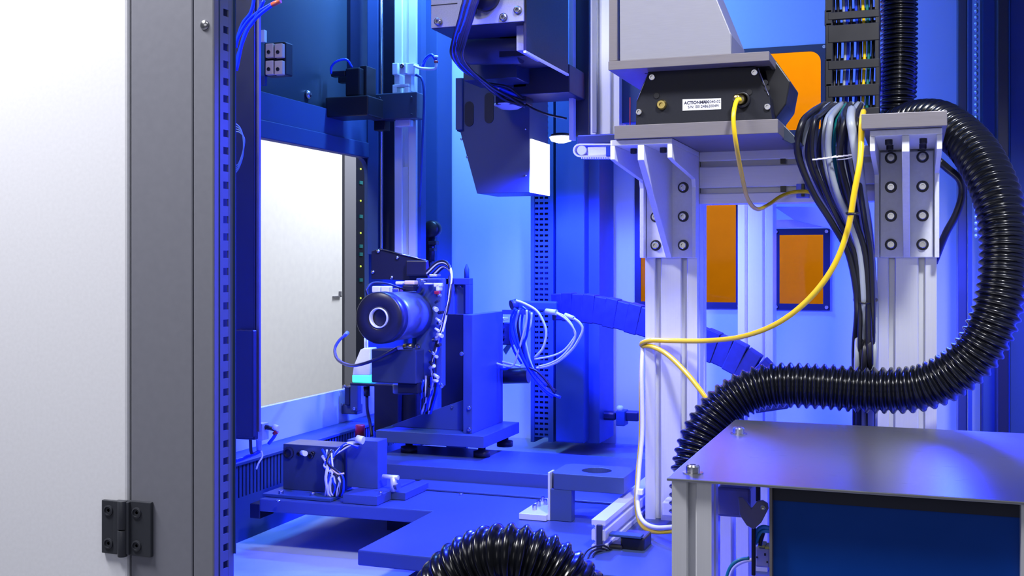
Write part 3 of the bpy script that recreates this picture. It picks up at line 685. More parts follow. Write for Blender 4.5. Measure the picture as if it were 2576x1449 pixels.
obj('housing', MB().fb(1246, 225, 1322, 262, 2.22, .05), BLACK, hcam, bevel=.003)
obj('rim', MB().lathe(P(1282, 262, 2.25), (0, 0, -1), [(.034, 0), (.034, .003), (.030, .004), (.02, .010), (0, .013)], 24), ALU, hcam)
# cable loom of the head
rnd = random.Random(5)
for i in range(9):
    j = lambda a: rnd.uniform(-a, a)
    o_ = i*5
    m_ = CBLU if i in (1, 4) else CBLK
    cable([P(1176+o_*.9, -420, 1.87), P(1172+o_*.9, -60, 1.86), P(1160+o_*.8, 30, 1.86), P(1140+o_*.7+j(3), 100, 1.87), P(1136+o_*.6+j(3), 140, 1.90), P(1165+o_*.5+j(4), 175, 1.98), P(1215+o_*.5+j(6), 205+o_*.3+j(5), 2.08),
           P(1270+j(10), 225+o_*.5+j(5), 2.14), P(1318+j(8), 245+o_*.5+j(6), 2.16)], .0034, m_,
          ('blue tube' if m_ is CBLU else 'black cable')+' in the loom curving under the grey motor block', group=('blue tubes' if m_ is CBLU else 'black cables')+' of the overhead loom')
cable([P(1322, 262, 2.18), P(1345, 275, 2.18), P(1380, 288, 2.17), P(1425, 298, 2.16)], .0022, CBLK, 'thin black cable running from the overhead loom to the lamp strip')
cable([P(1196, 190, 2.10), P(1208, 208, 2.10), P(1230, 221, 2.11), P(1256, 223, 2.12)], .0016, CWHT, 'thin white wire looping under the overhead loom')
# slotted sheet housing
sh = thing('slotted_housing', 'tapered dark sheet-metal housing with two oval slots, in front of the rear wall', 'housing', P(1250, 492, 2.30))
pts = [(1149, 196), (1149, 330), (1158, 333), (1200, 487), (1332, 484), (1332, 196)]
obj('front_sheet', MB().prism([P(u, v, 2.30) for u, v in pts], (0, .13, 0)), mat('housing_paint', (.04, .055, .10), .45), sh, bevel=.001)
obj('flange', MB().fb(1146, 196, 1162, 326, 2.292, .008), mat('flange_paint', (.06, .08, .14), .4), sh, bevel=.0008)
for u, v0, v1 in ((1180, 255, 318), (1230, 233, 310)):
    rr = PX_len(12, 2.3, u); a = P(u, v0+12, 2.2985); b = P(u, v1-12, 2.2985); pts = []
    for i in range(9): t = PI*i/8; pts.append(a+Vector((rr*math.cos(t), 0, rr*math.sin(t))))
    for i in range(9): t = PI+PI*i/8; pts.append(b+Vector((rr*math.cos(t), 0, rr*math.sin(t))))
    obj('oval_slot', MB().prism(pts, (0, .0014, 0)), BLACK, sh)
for u, v in ((1156, 222), (1156, 288), (1161, 350), (1175, 395), (1322, 325), (1322, 442)):
    obj('rivet', MB().lathe(P(u, v, 2.30), (0, -1, 0), [(.003, 0), (.002, .0015), (0, .002)], 10), BOLT, sh)
xs_ = X(1332, 2.3)
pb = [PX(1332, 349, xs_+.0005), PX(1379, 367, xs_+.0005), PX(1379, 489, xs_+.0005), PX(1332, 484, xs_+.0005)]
obj('glowing_side_face', MB().prism([Vector((xs_+.0005, 2.302, pb[0].z)), Vector((xs_+.0005, 2.43, pb[0].z)), Vector((xs_+.0005, 2.43, pb[3].z)), Vector((xs_+.0005, 2.302, pb[3].z))], (.004, 0, 0)), SIDEGLOW, sh, label='white side face with the lamp glare put in as glow')  # side face made to glow as if overlit by the lamp

# round knob on the wall
kn = thing('stem_knob', 'black round knob on a stem in front of the rear wall', 'knob', P(1092, 660, 2.62))
obj('knob_head', MB().lathe(P(1092, 577, 2.66), (0, -1, 0), [(.022, 0), (.023, .006), (.023, .02), (.018, .026), (0, .027)], 28), BLACK, kn)
obj('lower_post', MB().box(X(1072, 2.66), X(1084, 2.66), 2.655, 2.67, CZ-.478, Z(640, 1080, 2.66)), BLACKM, kn)
obj('stem', MB().cyl(P(1086, 655, 2.63), P(1089, 580, 2.66), .008, 12), BLACK, kn)
obj('stem_collar', MB().fb(1076, 606, 1097, 616, 2.63, .02).fb(1078, 624, 1092, 632, 2.63, .02), BLACK, kn, bevel=.002)
obj('stem_block', MB().fb(1066, 560, 1086, 660, 2.65, .02), BLACKM, kn, bevel=.001)

# ------------------------------------------------------------ vertical linear actuator at the left wall's far end
la = thing('linear_actuator', 'tall pale vertical slide with dark blue carriage in the far left corner', 'actuator', P(990, 700, 2.44))
ya_ = 2.47
obj('side_post', MB().fb(923, -300, 951, 640, 2.50, .03), POSTM, la, bevel=.002)
obj('dark_channel', MB().fb(951, -300, 992, 700, 2.53, .02), NAVY, la)
obj('guide_rod', MB().cyl(P(960, 700, 2.50), P(960, -300, 2.50), .0036, 12), BOLT, la)
xc0, xc1 = X(993, ya_), X(1046, ya_)
obj('slide_body', vprofile((xc0+xc1)/2, ya_+.025, xc1-xc0, .05, 1, 1, Z(700, 1020, ya_), Z(-300, 1020, ya_), g=.008, lip=.004, ins=.012, dep=.014), ALU, la)
obj('glass_scale', MB().fb(1009, 420, 1027, 690, ya_+.004, .004), mat('pale_scale', (.55, .62, .62), .3), la)
obj('side_channel', MB().fb(1047, -300, 1059, 700, ya_+.01, .03), POSTM, la, bevel=.001)
obj('carriage', MB().fb(931, 234, 1048, 299, 2.42, .045), DKPAINT, la, bevel=.002)
for u, v in ((955, 247), (1035, 245), (955, 290), (1035, 288)): obj('screw', MB().screw(P(u, v, 2.42), (0, -1, 0), .003, .002), DKPAINT, la)
obj('bearing', MB().fb(940, 301, 968, 328, 2.44, .03), BLACK, la, bevel=.002)
obj('rod_clamp', MB().fb(994, 300, 1032, 318, 2.44, .02), ALU, la, bevel=.002)
obj('upper_clamp', MB().fb(986, 158, 1000, 188, 2.43, .03).fb(1004, 158, 1022, 186, 2.425, .03).fb(1024, 158, 1042, 188, 2.43, .03), ALU, la, bevel=.002)
obj('clamp_screw', MB().screw(P(1013, 167, 2.425), (0, -1, 0), .006, .004), BOLT, la)
obj('cylinder_neck', MB().fb(993, 188, 1006, 215, 2.44, .02).fb(1018, 188, 1034, 230, 2.44, .02), ALU, la, bevel=.001)
obj('fork', MB().fb(987, 212, 1028, 219, 2.43, .02).fb(987, 219, 998, 234, 2.43, .02).fb(1017, 219, 1028, 234, 2.43, .02), ALU, la, bevel=.001)
ef = thing('air_fitting', 'white elbow air fitting beside the pale vertical slide', 'fitting', P(1075, 180, 2.42))
obj('elbow', MB().tube(spline([P(1042, 165, 2.43), P(1060, 172, 2.42), P(1092, 173, 2.42), P(1097, 165, 2.42), P(1097, 158, 2.42)], 4), .0035, 8), CWHT, ef)
obj('collar', MB().cyl(P(1097, 158, 2.42), P(1097, 153, 2.42), .005, 12), RED, ef)
obj('release_ring', MB().cyl(P(1097, 146, 2.42), P(1097, 140, 2.42), .005, 12), CWHT, ef)
cable([P(1097, 152, 2.42), P(1085, 138, 2.42), P(1070, 150, 2.43), P(1062, 170, 2.44)], .004, CBLU, 'short blue tube arching from the white elbow fitting', name='air_tube', cat='tube')
cable([P(1046, 188, 2.43), P(1062, 200, 2.43), P(1067, 240, 2.43), P(1064, 330, 2.44), P(1060, 420, 2.45), P(1055, 520, 2.46)], .0032, mat('dark_blue_tube', (.02, .06, .3), .3), 'dark blue tube running down beside the pale vertical slide', name='air_tube', cat='tube')

# items on the upper left wall
tb = thing('terminal_block', 'black block with four beige terminals on the dark upper panel', 'terminal block', P(690, 190, 2.02))
obj('base', MB().fb(664, 106, 718, 190, 1.99, .03), BLACK, tb, bevel=.003)
for u in (667, 690):
    for v in (109, 152):
        c_ = obj('terminal', MB().fb(u, v, u+20, v+36, 1.98, .012), BEIGE, tb, bevel=.002)
        obj('terminal_screw', MB().screw(P(u+9, v+22, 1.98), (0, -1, 0), .004, .002), BLACKB, c_)
fs = thing('wall_fitting', 'small pale vertical fitting above the beige terminals', 'fitting', P(660, 105, 1.99))
obj('stem', MB().fb(655, 75, 665, 106, 1.99, .01), WHITE, fs, bevel=.001)
obj('foot', MB().fb(656, 190, 666, 215, 1.99, .01), POSTM, fs, bevel=.001)
obj('panel_stud', MB().lathe(PX(772, 238, XL-.02), (1, 0, 0), [(.010, 0), (.010, .006), (.005, .010), (0, .010)], 14), BOLT, label='round steel stud on the dark upper panel', cat='stud')
gr = thing('box_and_reflection', 'dark box with a modelled robot reflection on the dark upper left panel', 'reflection', P(880, 290, 2.35))  # arm shapes above the box model a reflection in the panel
obj('base_box', MB().fb(818, 242, 926, 292, 2.30, .08), BLACK, gr, bevel=.003)
obj('reflected_arm', MB().fb(868, 170, 905, 242, 2.33, .05), BLACKM, gr, bevel=.004)
obj('reflected_arm', MB().fb(905, 165, 922, 242, 2.35, .05), BLACK, gr, bevel=.002)
obj('jaw', MB().fb(832, 178, 868, 192, 2.33, .02).fb(850, 192, 874, 208, 2.33, .02), BLACK, gr, bevel=.002)
obj('tube', MB().tube(spline([P(833, 186, 2.32), P(834, 168, 2.32), P(848, 154, 2.32), P(872, 150, 2.33), P(886, 170, 2.34)], 5), .0028, 8), CBLU, gr)
for u, pts in enumerate(([(592, 120), (600, 92), (622, 55), (650, 30), (690, 6)], [(592, 170), (602, 130), (624, 72), (650, 40), (686, 12)], [(593, 110), (610, 60), (634, 22), (640, -60), (640, -360)], [(594, 178), (614, 90), (640, 50), (664, 0)])):
    cable([P(a, b, 1.52) for a, b in pts], .0028, CBLU, 'blue air tube crossing in front of the dark post at top left', name='air_tube', cat='tube', group='blue air tubes at top left')
obj('tube_connector', MB().cyl(P(684, 12, 1.51), P(706, 2, 1.51), .0038, 12), mat('orange_collar', (.75, .15, .05), .4), label='small orange push-in collar on the blue air tubes', cat='fitting')
for k_ in range(4):
    cable([P(592, 310+k_*7, 1.53), P(604, 322+k_*4, 1.53), P(612+k_, 350, 1.53), P(611, 390-k_*3, 1.53), P(601, 422-k_*4, 1.53), P(592, 436-k_*6, 1.53)], .0010, mat('thin_wire', (.10, .20, .35), .4) if k_ == 0 else MATS['thin_wire'],
          'thin coiled wire looped against the dark post', name='wire', cat='wire', group='coiled thin wires on the dark post')

# lower-left fitting under the dark post
lf = thing('air_fitting', 'pale tee fitting with red-tipped branch below the dark post', 'fitting', P(665, 1130, 1.62))
obj('body', MB().fb(642, 1066, 660, 1108, 1.60, .02).cyl(P(650, 1070, 1.61), P(652, 1132, 1.62), .005, 12), mat('pale_fitting', (.35, .42, .5), .4), lf, bevel=.001)
obj('black_branch', MB().cyl(P(658, 1072, 1.61), P(690, 1079, 1.61), .004, 12), BLACK, lf)
obj('white_tip', MB().cyl(P(688, 1074, 1.61), P(700, 1078, 1.61), .005, 12), WHITE, lf)
obj('red_tip', MB().cyl(P(690, 1092, 1.61), P(697, 1084, 1.61), .004, 12), RED, lf)
obj('tube', MB().tube(spline([P(696, 1084, 1.61), P(690, 1098, 1.61), P(676, 1116, 1.61)], 4), .003, 8), CBLU, lf)
cable([P(592, 1160, 1.58), P(615, 1152, 1.6), P(640, 1142, 1.61), P(655, 1134, 1.62)], .0035, CBLU, 'blue tube lying low below the dark post', name='air_tube', cat='tube')
cable([P(630, 1105, 1.60), P(631, 1130, 1.60), P(634, 1142, 1.60)], .0028, CBLK, 'short black cable below the dark post')
cable([P(657, 1134, 1.61), P(660, 1148, 1.61), P(650, 1166, 1.60), P(645, 1180, 1.60)], .0014, CWHT, 'thin white wire dangling over the slotted duct')

# ------------------------------------------------------------ sensor block at lower left, on the plate arm
zb_ = ZT+.0005
ys = 1.846
sb = thing('sensor_station', 'dark blue-lit sensor block with plugs on its base plate at the lower left', 'sensor block', (X(760, ys), ys, ZT))
obj('base_plate', MB().box(X(660, 1.80), X(832, 1.80), 1.80, 1.93, zb_, zb_+.006), POSTM, sb, bevel=.001)
obj('housing', MB().box(X(712, ys), X(848, ys), ys, ys+.06, zb_+.006, Z(1120, 770, ys)), DKPAINT, sb, bevel=.0015)
for u, v, r_ in ((727, 1139, .011), (754, 1141, .005), (783, 1146, .006), (788, 1140, .004)):
    obj('socket', MB().lathe(P(u, v, ys), (0, -1, 0), [(r_, 0), (r_, .004), (r_*.7, .005), (r_*.65, .001), (0, .001)], 16, False), BLACK, sb)
obj('plug', MB().cyl(P(760, 1139, ys-.001), P(768, 1141, ys-.02), .005, 12), CWHT, sb)
for u, v in ((707, 1242), (787, 1246)): obj('screw', MB().screw(PZ(u, v, zb_+.006), (0, 0, 1), .005, .006), BOLT, sb)
rb = thing('angle_block', 'upright blue-lit metal block on a flat foot, right of the sensor block', 'block', (X(910, 1.85), 1.85, ZT))
obj('foot', MB().box(X(862, 1.80), X(948, 1.80), 1.80, 1.965, zb_, zb_+.017), TABLE, rb, bevel=.001)
obj('upright', MB().box(X(873, 1.86), X(950, 1.86), 1.86, 1.90, zb_+.017, Z(1108, 910, 1.86)), TABLE, rb, bevel=.001)
fx, fy = X(948, 1.80)+.004, 1.93
obj('side_base', MB().box(X(948, 1.80), X(948, 1.80)+.028, 1.86, 1.965, zb_, zb_+.014), TABLE, rb, bevel=.001)
vf = thing('flow_fitting', 'small metal elbow fitting standing right of the upright block', 'fitting', (fx, fy, zb_+.017))
p0 = PZ(990, 1236, zb_+.0145)
obj('body', MB().cyl(p0, p0+Vector((0, 0, .028)), .006, 14), ALU, vf)
obj('side_arm', MB().cyl(p0+Vector((-.022, 0, .026)), p0+Vector((.010, 0, .026)), .0045, 12), ALU, vf)
obj('nut', MB().lathe(p0+Vector((.004, 0, .010)), (1, -.3, 0), [(.007, 0), (.007, .008)], 6, False), BOLT, vf)
for u, v in ((958, 1243), (948, 1215)):
    obj('cap_screw', MB().screw(PZ(u, v, zb_+.017), (0, 0, 1), .004, .005), BOLT, rb)
rnd = random.Random(11)
for i in range(13):
    j = lambda a: rnd.uniform(-a, a)
    m_ = (CWHT, CWHT, CBLU, CBLK)[i % 4]
    top = [P(808+i*3+j(4), 1140+j(10), 1.83)] if i % 3 else [P(905+j(6), 1108+(i*3) % 22, 1.845), P(868+j(5), 1122+j(6), 1.84), P(842+j(4), 1145+j(8), 1.83)]
    pts = top+[P(824+j(12), 1170+j(12), 1.815), P(818+i*3.4+j(8), 1200+j(10), 1.81), P(815+i*4+j(10), 1228+j(10), 1.815), P(822+i*3+j(8), 1248, 1.82)]
    nm = {id(CWHT): 'white', id(CBLU): 'blue', id(CBLK): 'black'}[id(m_)]
    cable(pts, rnd.choice((.0018, .0024, .003)), m_, nm+' wire in the tangle between sensor block and upright block', name='wire', cat='wire', group=nm+' wires of the sensor tangle', n=5)
m = MB().cyl(P(898, 1104, 1.84), P(914, 1108, 1.84), .0075, 14)
obj('plug', m, CWHT, label='white plug with wires above the upright block', cat='plug')
cable([P(834, 1180, 1.81), P(850, 1192, 1.808), P(866, 1191, 1.812)], .0018, CYEL2, 'short pale yellow wire in the sensor tangle', name='wire', cat='wire')

# ------------------------------------------------------------ holder with round hole on the table
yh = 1.80; xA, xB = X(1384, yh), X(1551, yh); zH1, zH0 = CZ-.3587, CZ-.386
hb = thing('hole_bracket', 'blue-lit bracket with a round hole in its top plate', 'bracket', (xA+.02, yh, ZT))
obj('top_plate', MB().plate_hole(xA, xB+.012, yh, yh+.098, zH0, zH1, (xA+xB)/2+.010, yh+.05, .026), TABLE, hb, bevel=.0008)
obj('upright', MB().box(xA, X(1437, yh), yh+.0005, yh+.022, ZT+.0005, zH0), TABLE, hb, bevel=.0008)
obj('end_strip', MB().box(xA-.004, xA, yh-.001, yh+.025, ZT+.0005, zH1+.001), ALU, hb, bevel=.0006)
xF = X(1305, 1.79)
obj('foot', MB().box(xF, xA-.004, 1.79, 1.92, ZT+.0005, ZT+.011), ALU, hb, bevel=.001)
for u, v in ((1345, 1282), (1355, 1272), (1366, 1262), (1372, 1268)): obj('screw', MB().screw(PZ(u, v, ZT+.011), (0, 0, 1), .004, .009), BOLT, hb)
# aluminium bar lying in depth
xw0, xw1 = X(1489, 1.638), X(1522, 1.638)
ab = thing('slotted_bar', 'pale slotted aluminium bar lying on the base plate left of the column', 'bar', (xw0, 1.64, ZT))
ph = tslot_poly(.046, .022, 2, 0, g=.003, lip=.002, ins=.0045, dep=.006)
obj('profile', MB().prism([((xw0+xw1)/2+b, 1.638, ZT+.0235+a) for a, b in ph], (0, .40, 0)), ALU, ab)
obj('end_connector', MB().box(xw0+.008, xw1-.004, 1.634, 1.640, ZT+.004, ZT+.040), BLUEF, ab, bevel=.001)
# black valve
vy = 1.66
vv = thing('solenoid_valve', 'black valve block with flat jaws at the foot of the left column', 'valve', (X(1590, vy), vy, ZT))
obj('valve_body', MB().fb(1560, 1352, 1621, 1418, vy, .05), BLACK, vv, bevel=.003)
obj('jaw', MB().fb(1531, 1346, 1612, 1353, vy-.012, .02), POSTM, vv, bevel=.001)
obj('jaw', MB().fb(1533, 1396, 1570, 1402, vy-.010, .02), POSTM, vv, bevel=.001)
obj('snout', MB().fb(1532, 1370, 1566, 1390, vy-.005, .03), BLACK, vv, bevel=.004)
obj('valve_foot', MB().box(X(1560, vy), X(1621, vy), vy, vy+.05, ZT+.0005, Z(1418, 1590, vy)), POSTM, vv)
for k_ in range(3):
    cable([P(1540, 1385+k_*4, 1.65), P(1515-k_*4, 1372+k_*8, 1.63), P(1480+k_*6, 1383+k_*8, 1.60), P(1462+k_*12, 1410+k_*12, 1.58)], .0016, CBLK, 'thin black wire between the valve and the arched hose', name='wire', cat='wire', group='thin black wires at the valve')
obj('column_shoe', MB().fb(1548, 1428, 1622, 1446, 1.60, .12), TABLE, bevel=.001, label='flat plate under the black valve at the bottom edge', cat='plate')

# ------------------------------------------------------------ the tool stand in the middle
zs0 = CZ-.385
st = thing('tool_stand', 'blue-lit welded stand with upright plate, gusset and thick base', 'stand', (-.95, 2.2, CZ-.41))
xs0, xs1 = X(945, 2.14), X(1217, 2.14)
obj('base_plate', MB().box(xs0, xs1, 2.14, 2.36, zs0, CZ-.36), TABLE, st, bevel=.0012)
for x_, y_ in ((xs0+.06, 2.18), (xs1-.02, 2.18), (xs1-.02, 2.32), (xs0+.06, 2.32)):
    obj('foot', MB().lathe((x_, y_, CZ-.4095), (0, 0, 1), [(.018, 0), (.018, .012), (.008, .014), (.008, .0246)], 16), BLACKM, st)
xv0, xv1 = X(1165, 2.165), X(1188, 2.165)
obj('upright', MB().box(xv0, xv1, 2.165, 2.35, CZ-.36, Z(792, 1176, 2.165)), TABLE, st, bevel=.001)
gz = CZ-.36
obj('gusset', MB().prism([(xs0+.01, 2.20, gz), (xv0, 2.20, gz), (xv0, 2.20, Z(1000, 1160, 2.2)), (xs0+.01, 2.20, gz+.004)], (0, .008, 0)), TABLE, st, bevel=.0008)
obj('rear_plate', MB().box(X(1110, 2.30), xv0, 2.30, 2.312, gz, Z(790, 1140, 2.3)), NAVY, st, bevel=.001)
for u, v in ((1181, 1026), (1181, 1080), (1163, 890)): obj('screw', MB().screw(P(u, v, 2.165), (0, -1, 0), .0045, .005), BOLT, st)
obj('screw', MB().screw(P(1138, 1024, 2.20), (0, -1, 0), .003, .003), BOLT, st)
obj('top_strip', MB().box(xv1, xv1+.06, 2.345, 2.352, Z(795, 1176, 2.165)-.004, Z(788, 1176, 2.165)), TABLE, st)
# frame above/behind
fr = thing('support_stand', 'blue upright frame with an open slot behind the tool head', 'frame', P(1160, 790, 2.40))
obj('frame_top', MB().fb(1122, 700, 1182, 716, 2.38, .02).fb(1122, 700, 1142, 790, 2.38, .02).fb(1170, 716, 1182, 790, 2.38, .02), TABLE, fr, bevel=.001)
obj('frame_panel', MB().fb(1142, 716, 1166, 792, 2.39, .01).box(X(1126, 2.41), X(1176, 2.41), 2.402, 2.412, CZ-.478, Z(705, 1150, 2.41)), TABLE, fr)
obj('pin', MB().lathe(P(1174, 700, 2.39), (0, 0, 1), [(.006, 0), (.006, .02), (.002, .032), (0, .034)], 14), POSTM, fr)
obj('eyelet', MB().lathe(P(1156, 724, 2.38), (0, -1, 0), [(.005, 0), (.005, .003)], 12), BLACK, fr)

# ------------------------------------------------------------ the tool head with round lens barrel
yl = 1.95
th = thing('spindle_unit', 'round black barrel with a dark bore on a fitting-covered flange', 'tool head', P(1000, 965, 2.0))
c0 = P(952, 800, yl); rl = PX_len(66, yl, 950)
obj('front_ring', MB().lathe(c0, (0, 1, 0), [(rl*.38, .02), (rl*.40, .002), (rl*.46, 0), (rl*.94, 0), (rl, .004), (rl, .028)], 48), BLACK, th)
obj('bore_rim', MB().lathe(c0+Vector((0, -.0015, 0)), (0, 1, 0), [(rl*.34, .012), (rl*.345, .0), (rl*.39, .0), (rl*.40, .004)], 40, caps=False), ALU, th)
obj('bore', MB().lathe(c0+Vector((0, .012, 0)), (0, 1, 0), [(rl*.38, 0), (rl*.36, .005)], 32), BLACK, th)
obj('barrel', MB().lathe(c0+Vector((0, .028, 0)), (0, 1, 0), [(rl*.93, 0), (rl*.95, .02), (rl*.95, .14)], 48), mat('barrel_metal', (.16, .18, .25), .35, .5), th)
obj('rear_flange', MB().fb(1046, 700, 1112, 972, 2.10, .02), TABLE, th, bevel=.002)
obj('lower_block', MB().fb(934, 880, 1046, 964, 2.06, .06), DKPAINT, th, bevel=.002)
obj('lower_flare', MB().fb(1000, 964, 1052, 990, 2.07, .05), BLACKM, th, bevel=.002)
tp = [P(934, 632, 2.14), P(955, 625, 2.14), P(1072, 655, 2.14), P(1076, 700, 2.14), P(1050, 706, 2.14), P(934, 702, 2.14)]
obj('top_plate', MB().prism(tp, (0, .012, 0)), BLACKM, th, bevel=.001)
obj('top_plate_edge', MB().tube([P(957, 626, 2.138), P(1072, 655, 2.138)], .0014, 6), BOLT, th)
for u, v in ((952, 632), (1000, 648), (939, 684), (986, 698)):
    obj('screw', MB().lathe(P(u, v, 2.14), (0, -1, 0), [(.0045, 0), (.004, .003), (0, .0045)], 14), BOLT, th)
obj('cable_box', MB().fb(1020, 655, 1072, 694, 2.125, .015), BLACK, th, bevel=.003)
cn = 0
for u0, v0, u1, v1, m_ in ((935, 720, 955, 736, CWHT), (958, 720, 978, 738, CWHT), (994, 708, 1012, 716, CWHT), (1016, 706, 1042, 716, CYEL2), (1012, 718, 1040, 732, BLACKM), (1056, 702, 1066, 710, BOLT), (1066, 712, 1086, 716, CWHT),
                          (1090, 712, 1106, 722, CWHT), (1096, 716, 1104, 732, CWHT), (1078, 690, 1100, 696, BOLT), (986, 725, 1004, 740, BOLT)):
    obj('fitting', MB().fb(u0, v0, u1, v1, 2.07, .02), m_, th, bevel=.002)
obj('red_fitting', MB().fb(1092, 732, 1104, 740, 2.07, .01), RED, th, bevel=.001)
rnd = random.Random(21)
for i in range(16):
    v = 745+i*14+rnd.uniform(-3, 3); u = 1094+rnd.uniform(-8, 12)-i*.6
    obj('fitting', MB().cyl(P(u, v, 2.07), P(u+rnd.uniform(4, 12), v+rnd.uniform(-8, 8), 2.06), rnd.uniform(.0025, .0048), 10), rnd.choice((ALU, CWHT, BLACKM, BOLT)), th)
for u, v in ((1050, 716), (1052, 872), (1058, 960), (1102, 966), (1086, 970), (1112, 970)):
    obj('screw', MB().screw(P(u, v, 2.10), (0, -1, 0), .0055, .006), BOLT, th)
for i in range(7):
    j = lambda a: rnd.uniform(-a, a); m_ = (CBLK, CWHT, CBLK, CBLU)[i % 4]
    nm = {id(CWHT): 'white', id(CBLU): 'blue', id(CBLK): 'black'}[id(m_)]
    cable([P(1066+i*5, 690, 2.13), P(1100+i*3, 660+i*2, 2.12), P(1126+i*1.5, 662+i*4, 2.11), P(1137-i, 700+j(3), 2.10), P(1130+j(3), 750, 2.09), P(1116+j(4), 810, 2.08), P(1100+j(6), 870, 2.07), P(1092+j(6), 920, 2.07), P(1096+j(8), 962, 2.08)],
          .0028, m_, nm+' cable arching from the top plate down the flange side', group=nm+' cables along the tool head flange')
for i in range(8):
    j = lambda a: rnd.uniform(-a, a); m_ = (CBLK, CBLU, CWHT)[i % 3]; nm = {id(CWHT): 'white', id(CBLU): 'blue', id(CBLK): 'black'}[id(m_)]
    cable([P(1060+i*6, 950+j(8), 2.09), P(1058+i*6+j(5), 985, 2.09), P(1060+i*4+j(5), 1010, 2.11), P(1056+i*4+j(4), 1040, 2.13)], .0026, m_, nm+' wire drooping below the tool head flange', name='wire', cat='wire', group=nm+' wires below the flange', n=4)
cable([P(925, 745, 1.98), P(922, 728, 1.98), P(938, 712, 2.0), P(972, 713, 2.02), P(1000, 722, 2.05), P(1018, 728, 2.07)], .0022, CBLK, 'thin black cable curving above the round barrel')
obj('pedestal', MB().fb(940, 966, 1002, 1088, 2.24, .06).fb(985, 985, 1048, 1060, 2.26, .06), BLACKM, bevel=.003, label='dark pedestal in shadow below the tool head', cat='pedestal')
obj('pedestal_collar', MB().cyl(P(1020, 990, 2.2), P(1020, 965, 2.2), .028, 24), DKPAINT, bevel=.002, label='dark round collar right under the tool head block', cat='collar')
# looped sensor cable + stud
cable([P(869, 842, 2.30), P(852, 858, 2.26), P(842, 880, 2.22), P(850, 905, 2.16), P(880, 919, 2.10), P(910, 916, 2.06), P(950, 902, 2.05), P(985, 884, 2.05), P(1000, 876, 2.06)], .0034, mat('dark_blue_cable', (.03, .035, .12), .35), 'dark looping sensor cable left of the tool head')
obj('cable_plug', MB().cyl(P(866, 845, 2.30), P(875, 836, 2.31), .0045, 12), mat('plug_blue', (.25, .3, .8), .4), label='pale blue plug at the free end of the looping cable', cat='plug')
m = MB().cyl(P(1000, 876, 2.06), P(1016, 873, 2.06), .0042, 12)
obj('cable_sleeve', m, CWHT, label='white sleeve on the looping cable under the barrel', cat='sleeve')
obj('cable_nut', MB().cyl(P(1016, 872, 2.06), P(1038, 870, 2.06), .0055, 12), BRASS, label='yellowish coupling nut under the round barrel', cat='nut')

# ------------------------------------------------------------ status lamp device
yd = 2.30
sd = thing('status_lamp', 'tapered white device glowing green at its lower end', 'lamp', P(908, 965, yd))
pts = [P(906, 880, yd), P(914, 876, yd), P(931, 876, yd), P(930, 944, yd), P(886, 944, yd), P(890, 918, yd)]
obj('shell', MB().prism(pts, (0, .035, 0)), WHITE, sd, bevel=.002)
obj('green_light', MB().fb(885, 943, 930, 963, yd, .036), GREENL, sd, bevel=.003, label='glowing green band')
obj('pin', MB().cyl(P(918, 876, yd+.01), P(918, 850, yd+.01), .0022, 8).cyl(P(924, 876, yd+.01), P(924, 850, yd+.01), .0022, 8), WHITE, sd)
obj('foot_disc', MB().fb(880, 964, 944, 971, yd-.01, .06), BLACKM, sd, bevel=.002)
obj('neck', MB().cyl(P(922, 972, yd+.01), P(923, 996, yd+.01), .0075, 14), BLACK, sd)
cable([P(923, 996, yd+.01), P(924, 1030, yd+.01), P(930, 1060, yd+.01), P(936, 1098, yd)], .0040, CBLK, 'black cable dropping from the green-lit device')
lt = thing('door_latch', 'dark latch mechanism on the left wall below the green-lit device', 'latch', P(878, 1040, 2.40))
obj('base', MB().fb(848, 1018, 898, 1042, 2.38, .03), DKPAINT, lt, bevel=.002)
obj('latch_body', MB().fb(866, 972, 880, 1020, 2.37, .03), NAVY, lt, bevel=.003)
obj('latch_arm', MB().fb(880, 966, 900, 1036, 2.36, .02), DKPAINT, lt, bevel=.003)
obj('pins', MB().screw(P(866, 972, 2.37), (0, -1, 0), .004, .003).screw(P(860, 1018, 2.38), (0, -1, 0), .004, .003).screw(P(892, 1028, 2.36), (0, -1, 0), .004, .003), BOLT, lt)
rc = thing('red_cylinder', 'short dark red cylinder standing behind the sensor tangle', 'cap', P(906, 1096, 2.18))  # plain short red cylinder on a post
obj('cap_body', MB().lathe(P(906, 1098, 2.2), (0, 0, 1), [(.0108, 0), (.0108, .024), (.0098, .026), (0, .026)], 20), RED, rc)
obj('post', MB().box(P(900, 1098, 2.2).x, P(912, 1098, 2.2).x, 2.195, 2.205, ZF, P(906, 1098, 2.2).z), BLACKM, rc)

# ------------------------------------------------------------ motor with loops of wire at the right of the stand
mo = thing('motor_connector', 'dark motor with metal bracket on the right face of the stand', 'motor', P(1300, 965, 2.38))
obj('mount_bracket', MB().fb(1240, 800, 1250, 862, 2.37, .03).fb(1240, 858, 1262, 864, 2.37, .03).fb(1240, 799, 1268, 806, 2.37, .03), ALU, mo, bevel=.001)
obj('plug_pair', MB().fb(1252, 826, 1264, 832, 2.365, .02).fb(1252, 846, 1264, 852, 2.365, .02), BOLT, mo)
obj('motor_can', MB().cyl(P(1264, 946, 2.38), P(1330, 944, 2.38), .018, 24), BLACK, mo, bevel=.001)
obj('valve_block', MB().fb(1262, 812, 1288, 868, 2.38, .03), DKPAINT, mo, bevel=.002)
obj('green_plate', MB().prism([P(1265, 880, 2.40), P(1284, 856, 2.40), P(1286, 870, 2.40), P(1272, 892, 2.40)], (0, .004, 0)), mat('teal_pcb', (.2, .45, .45), .4), mo)
obj('round_port', MB().lathe(P(1226, 868, 2.30), (1, -.2, 0), [(.012, 0), (.012, .012), (.008, .013), (0, .008)], 16), DKPAINT, mo)
hub = thing('cable_gland', 'dark blue rotary arm end where the wire loops start, at the chain', 'gland', P(1350, 790, 2.46))
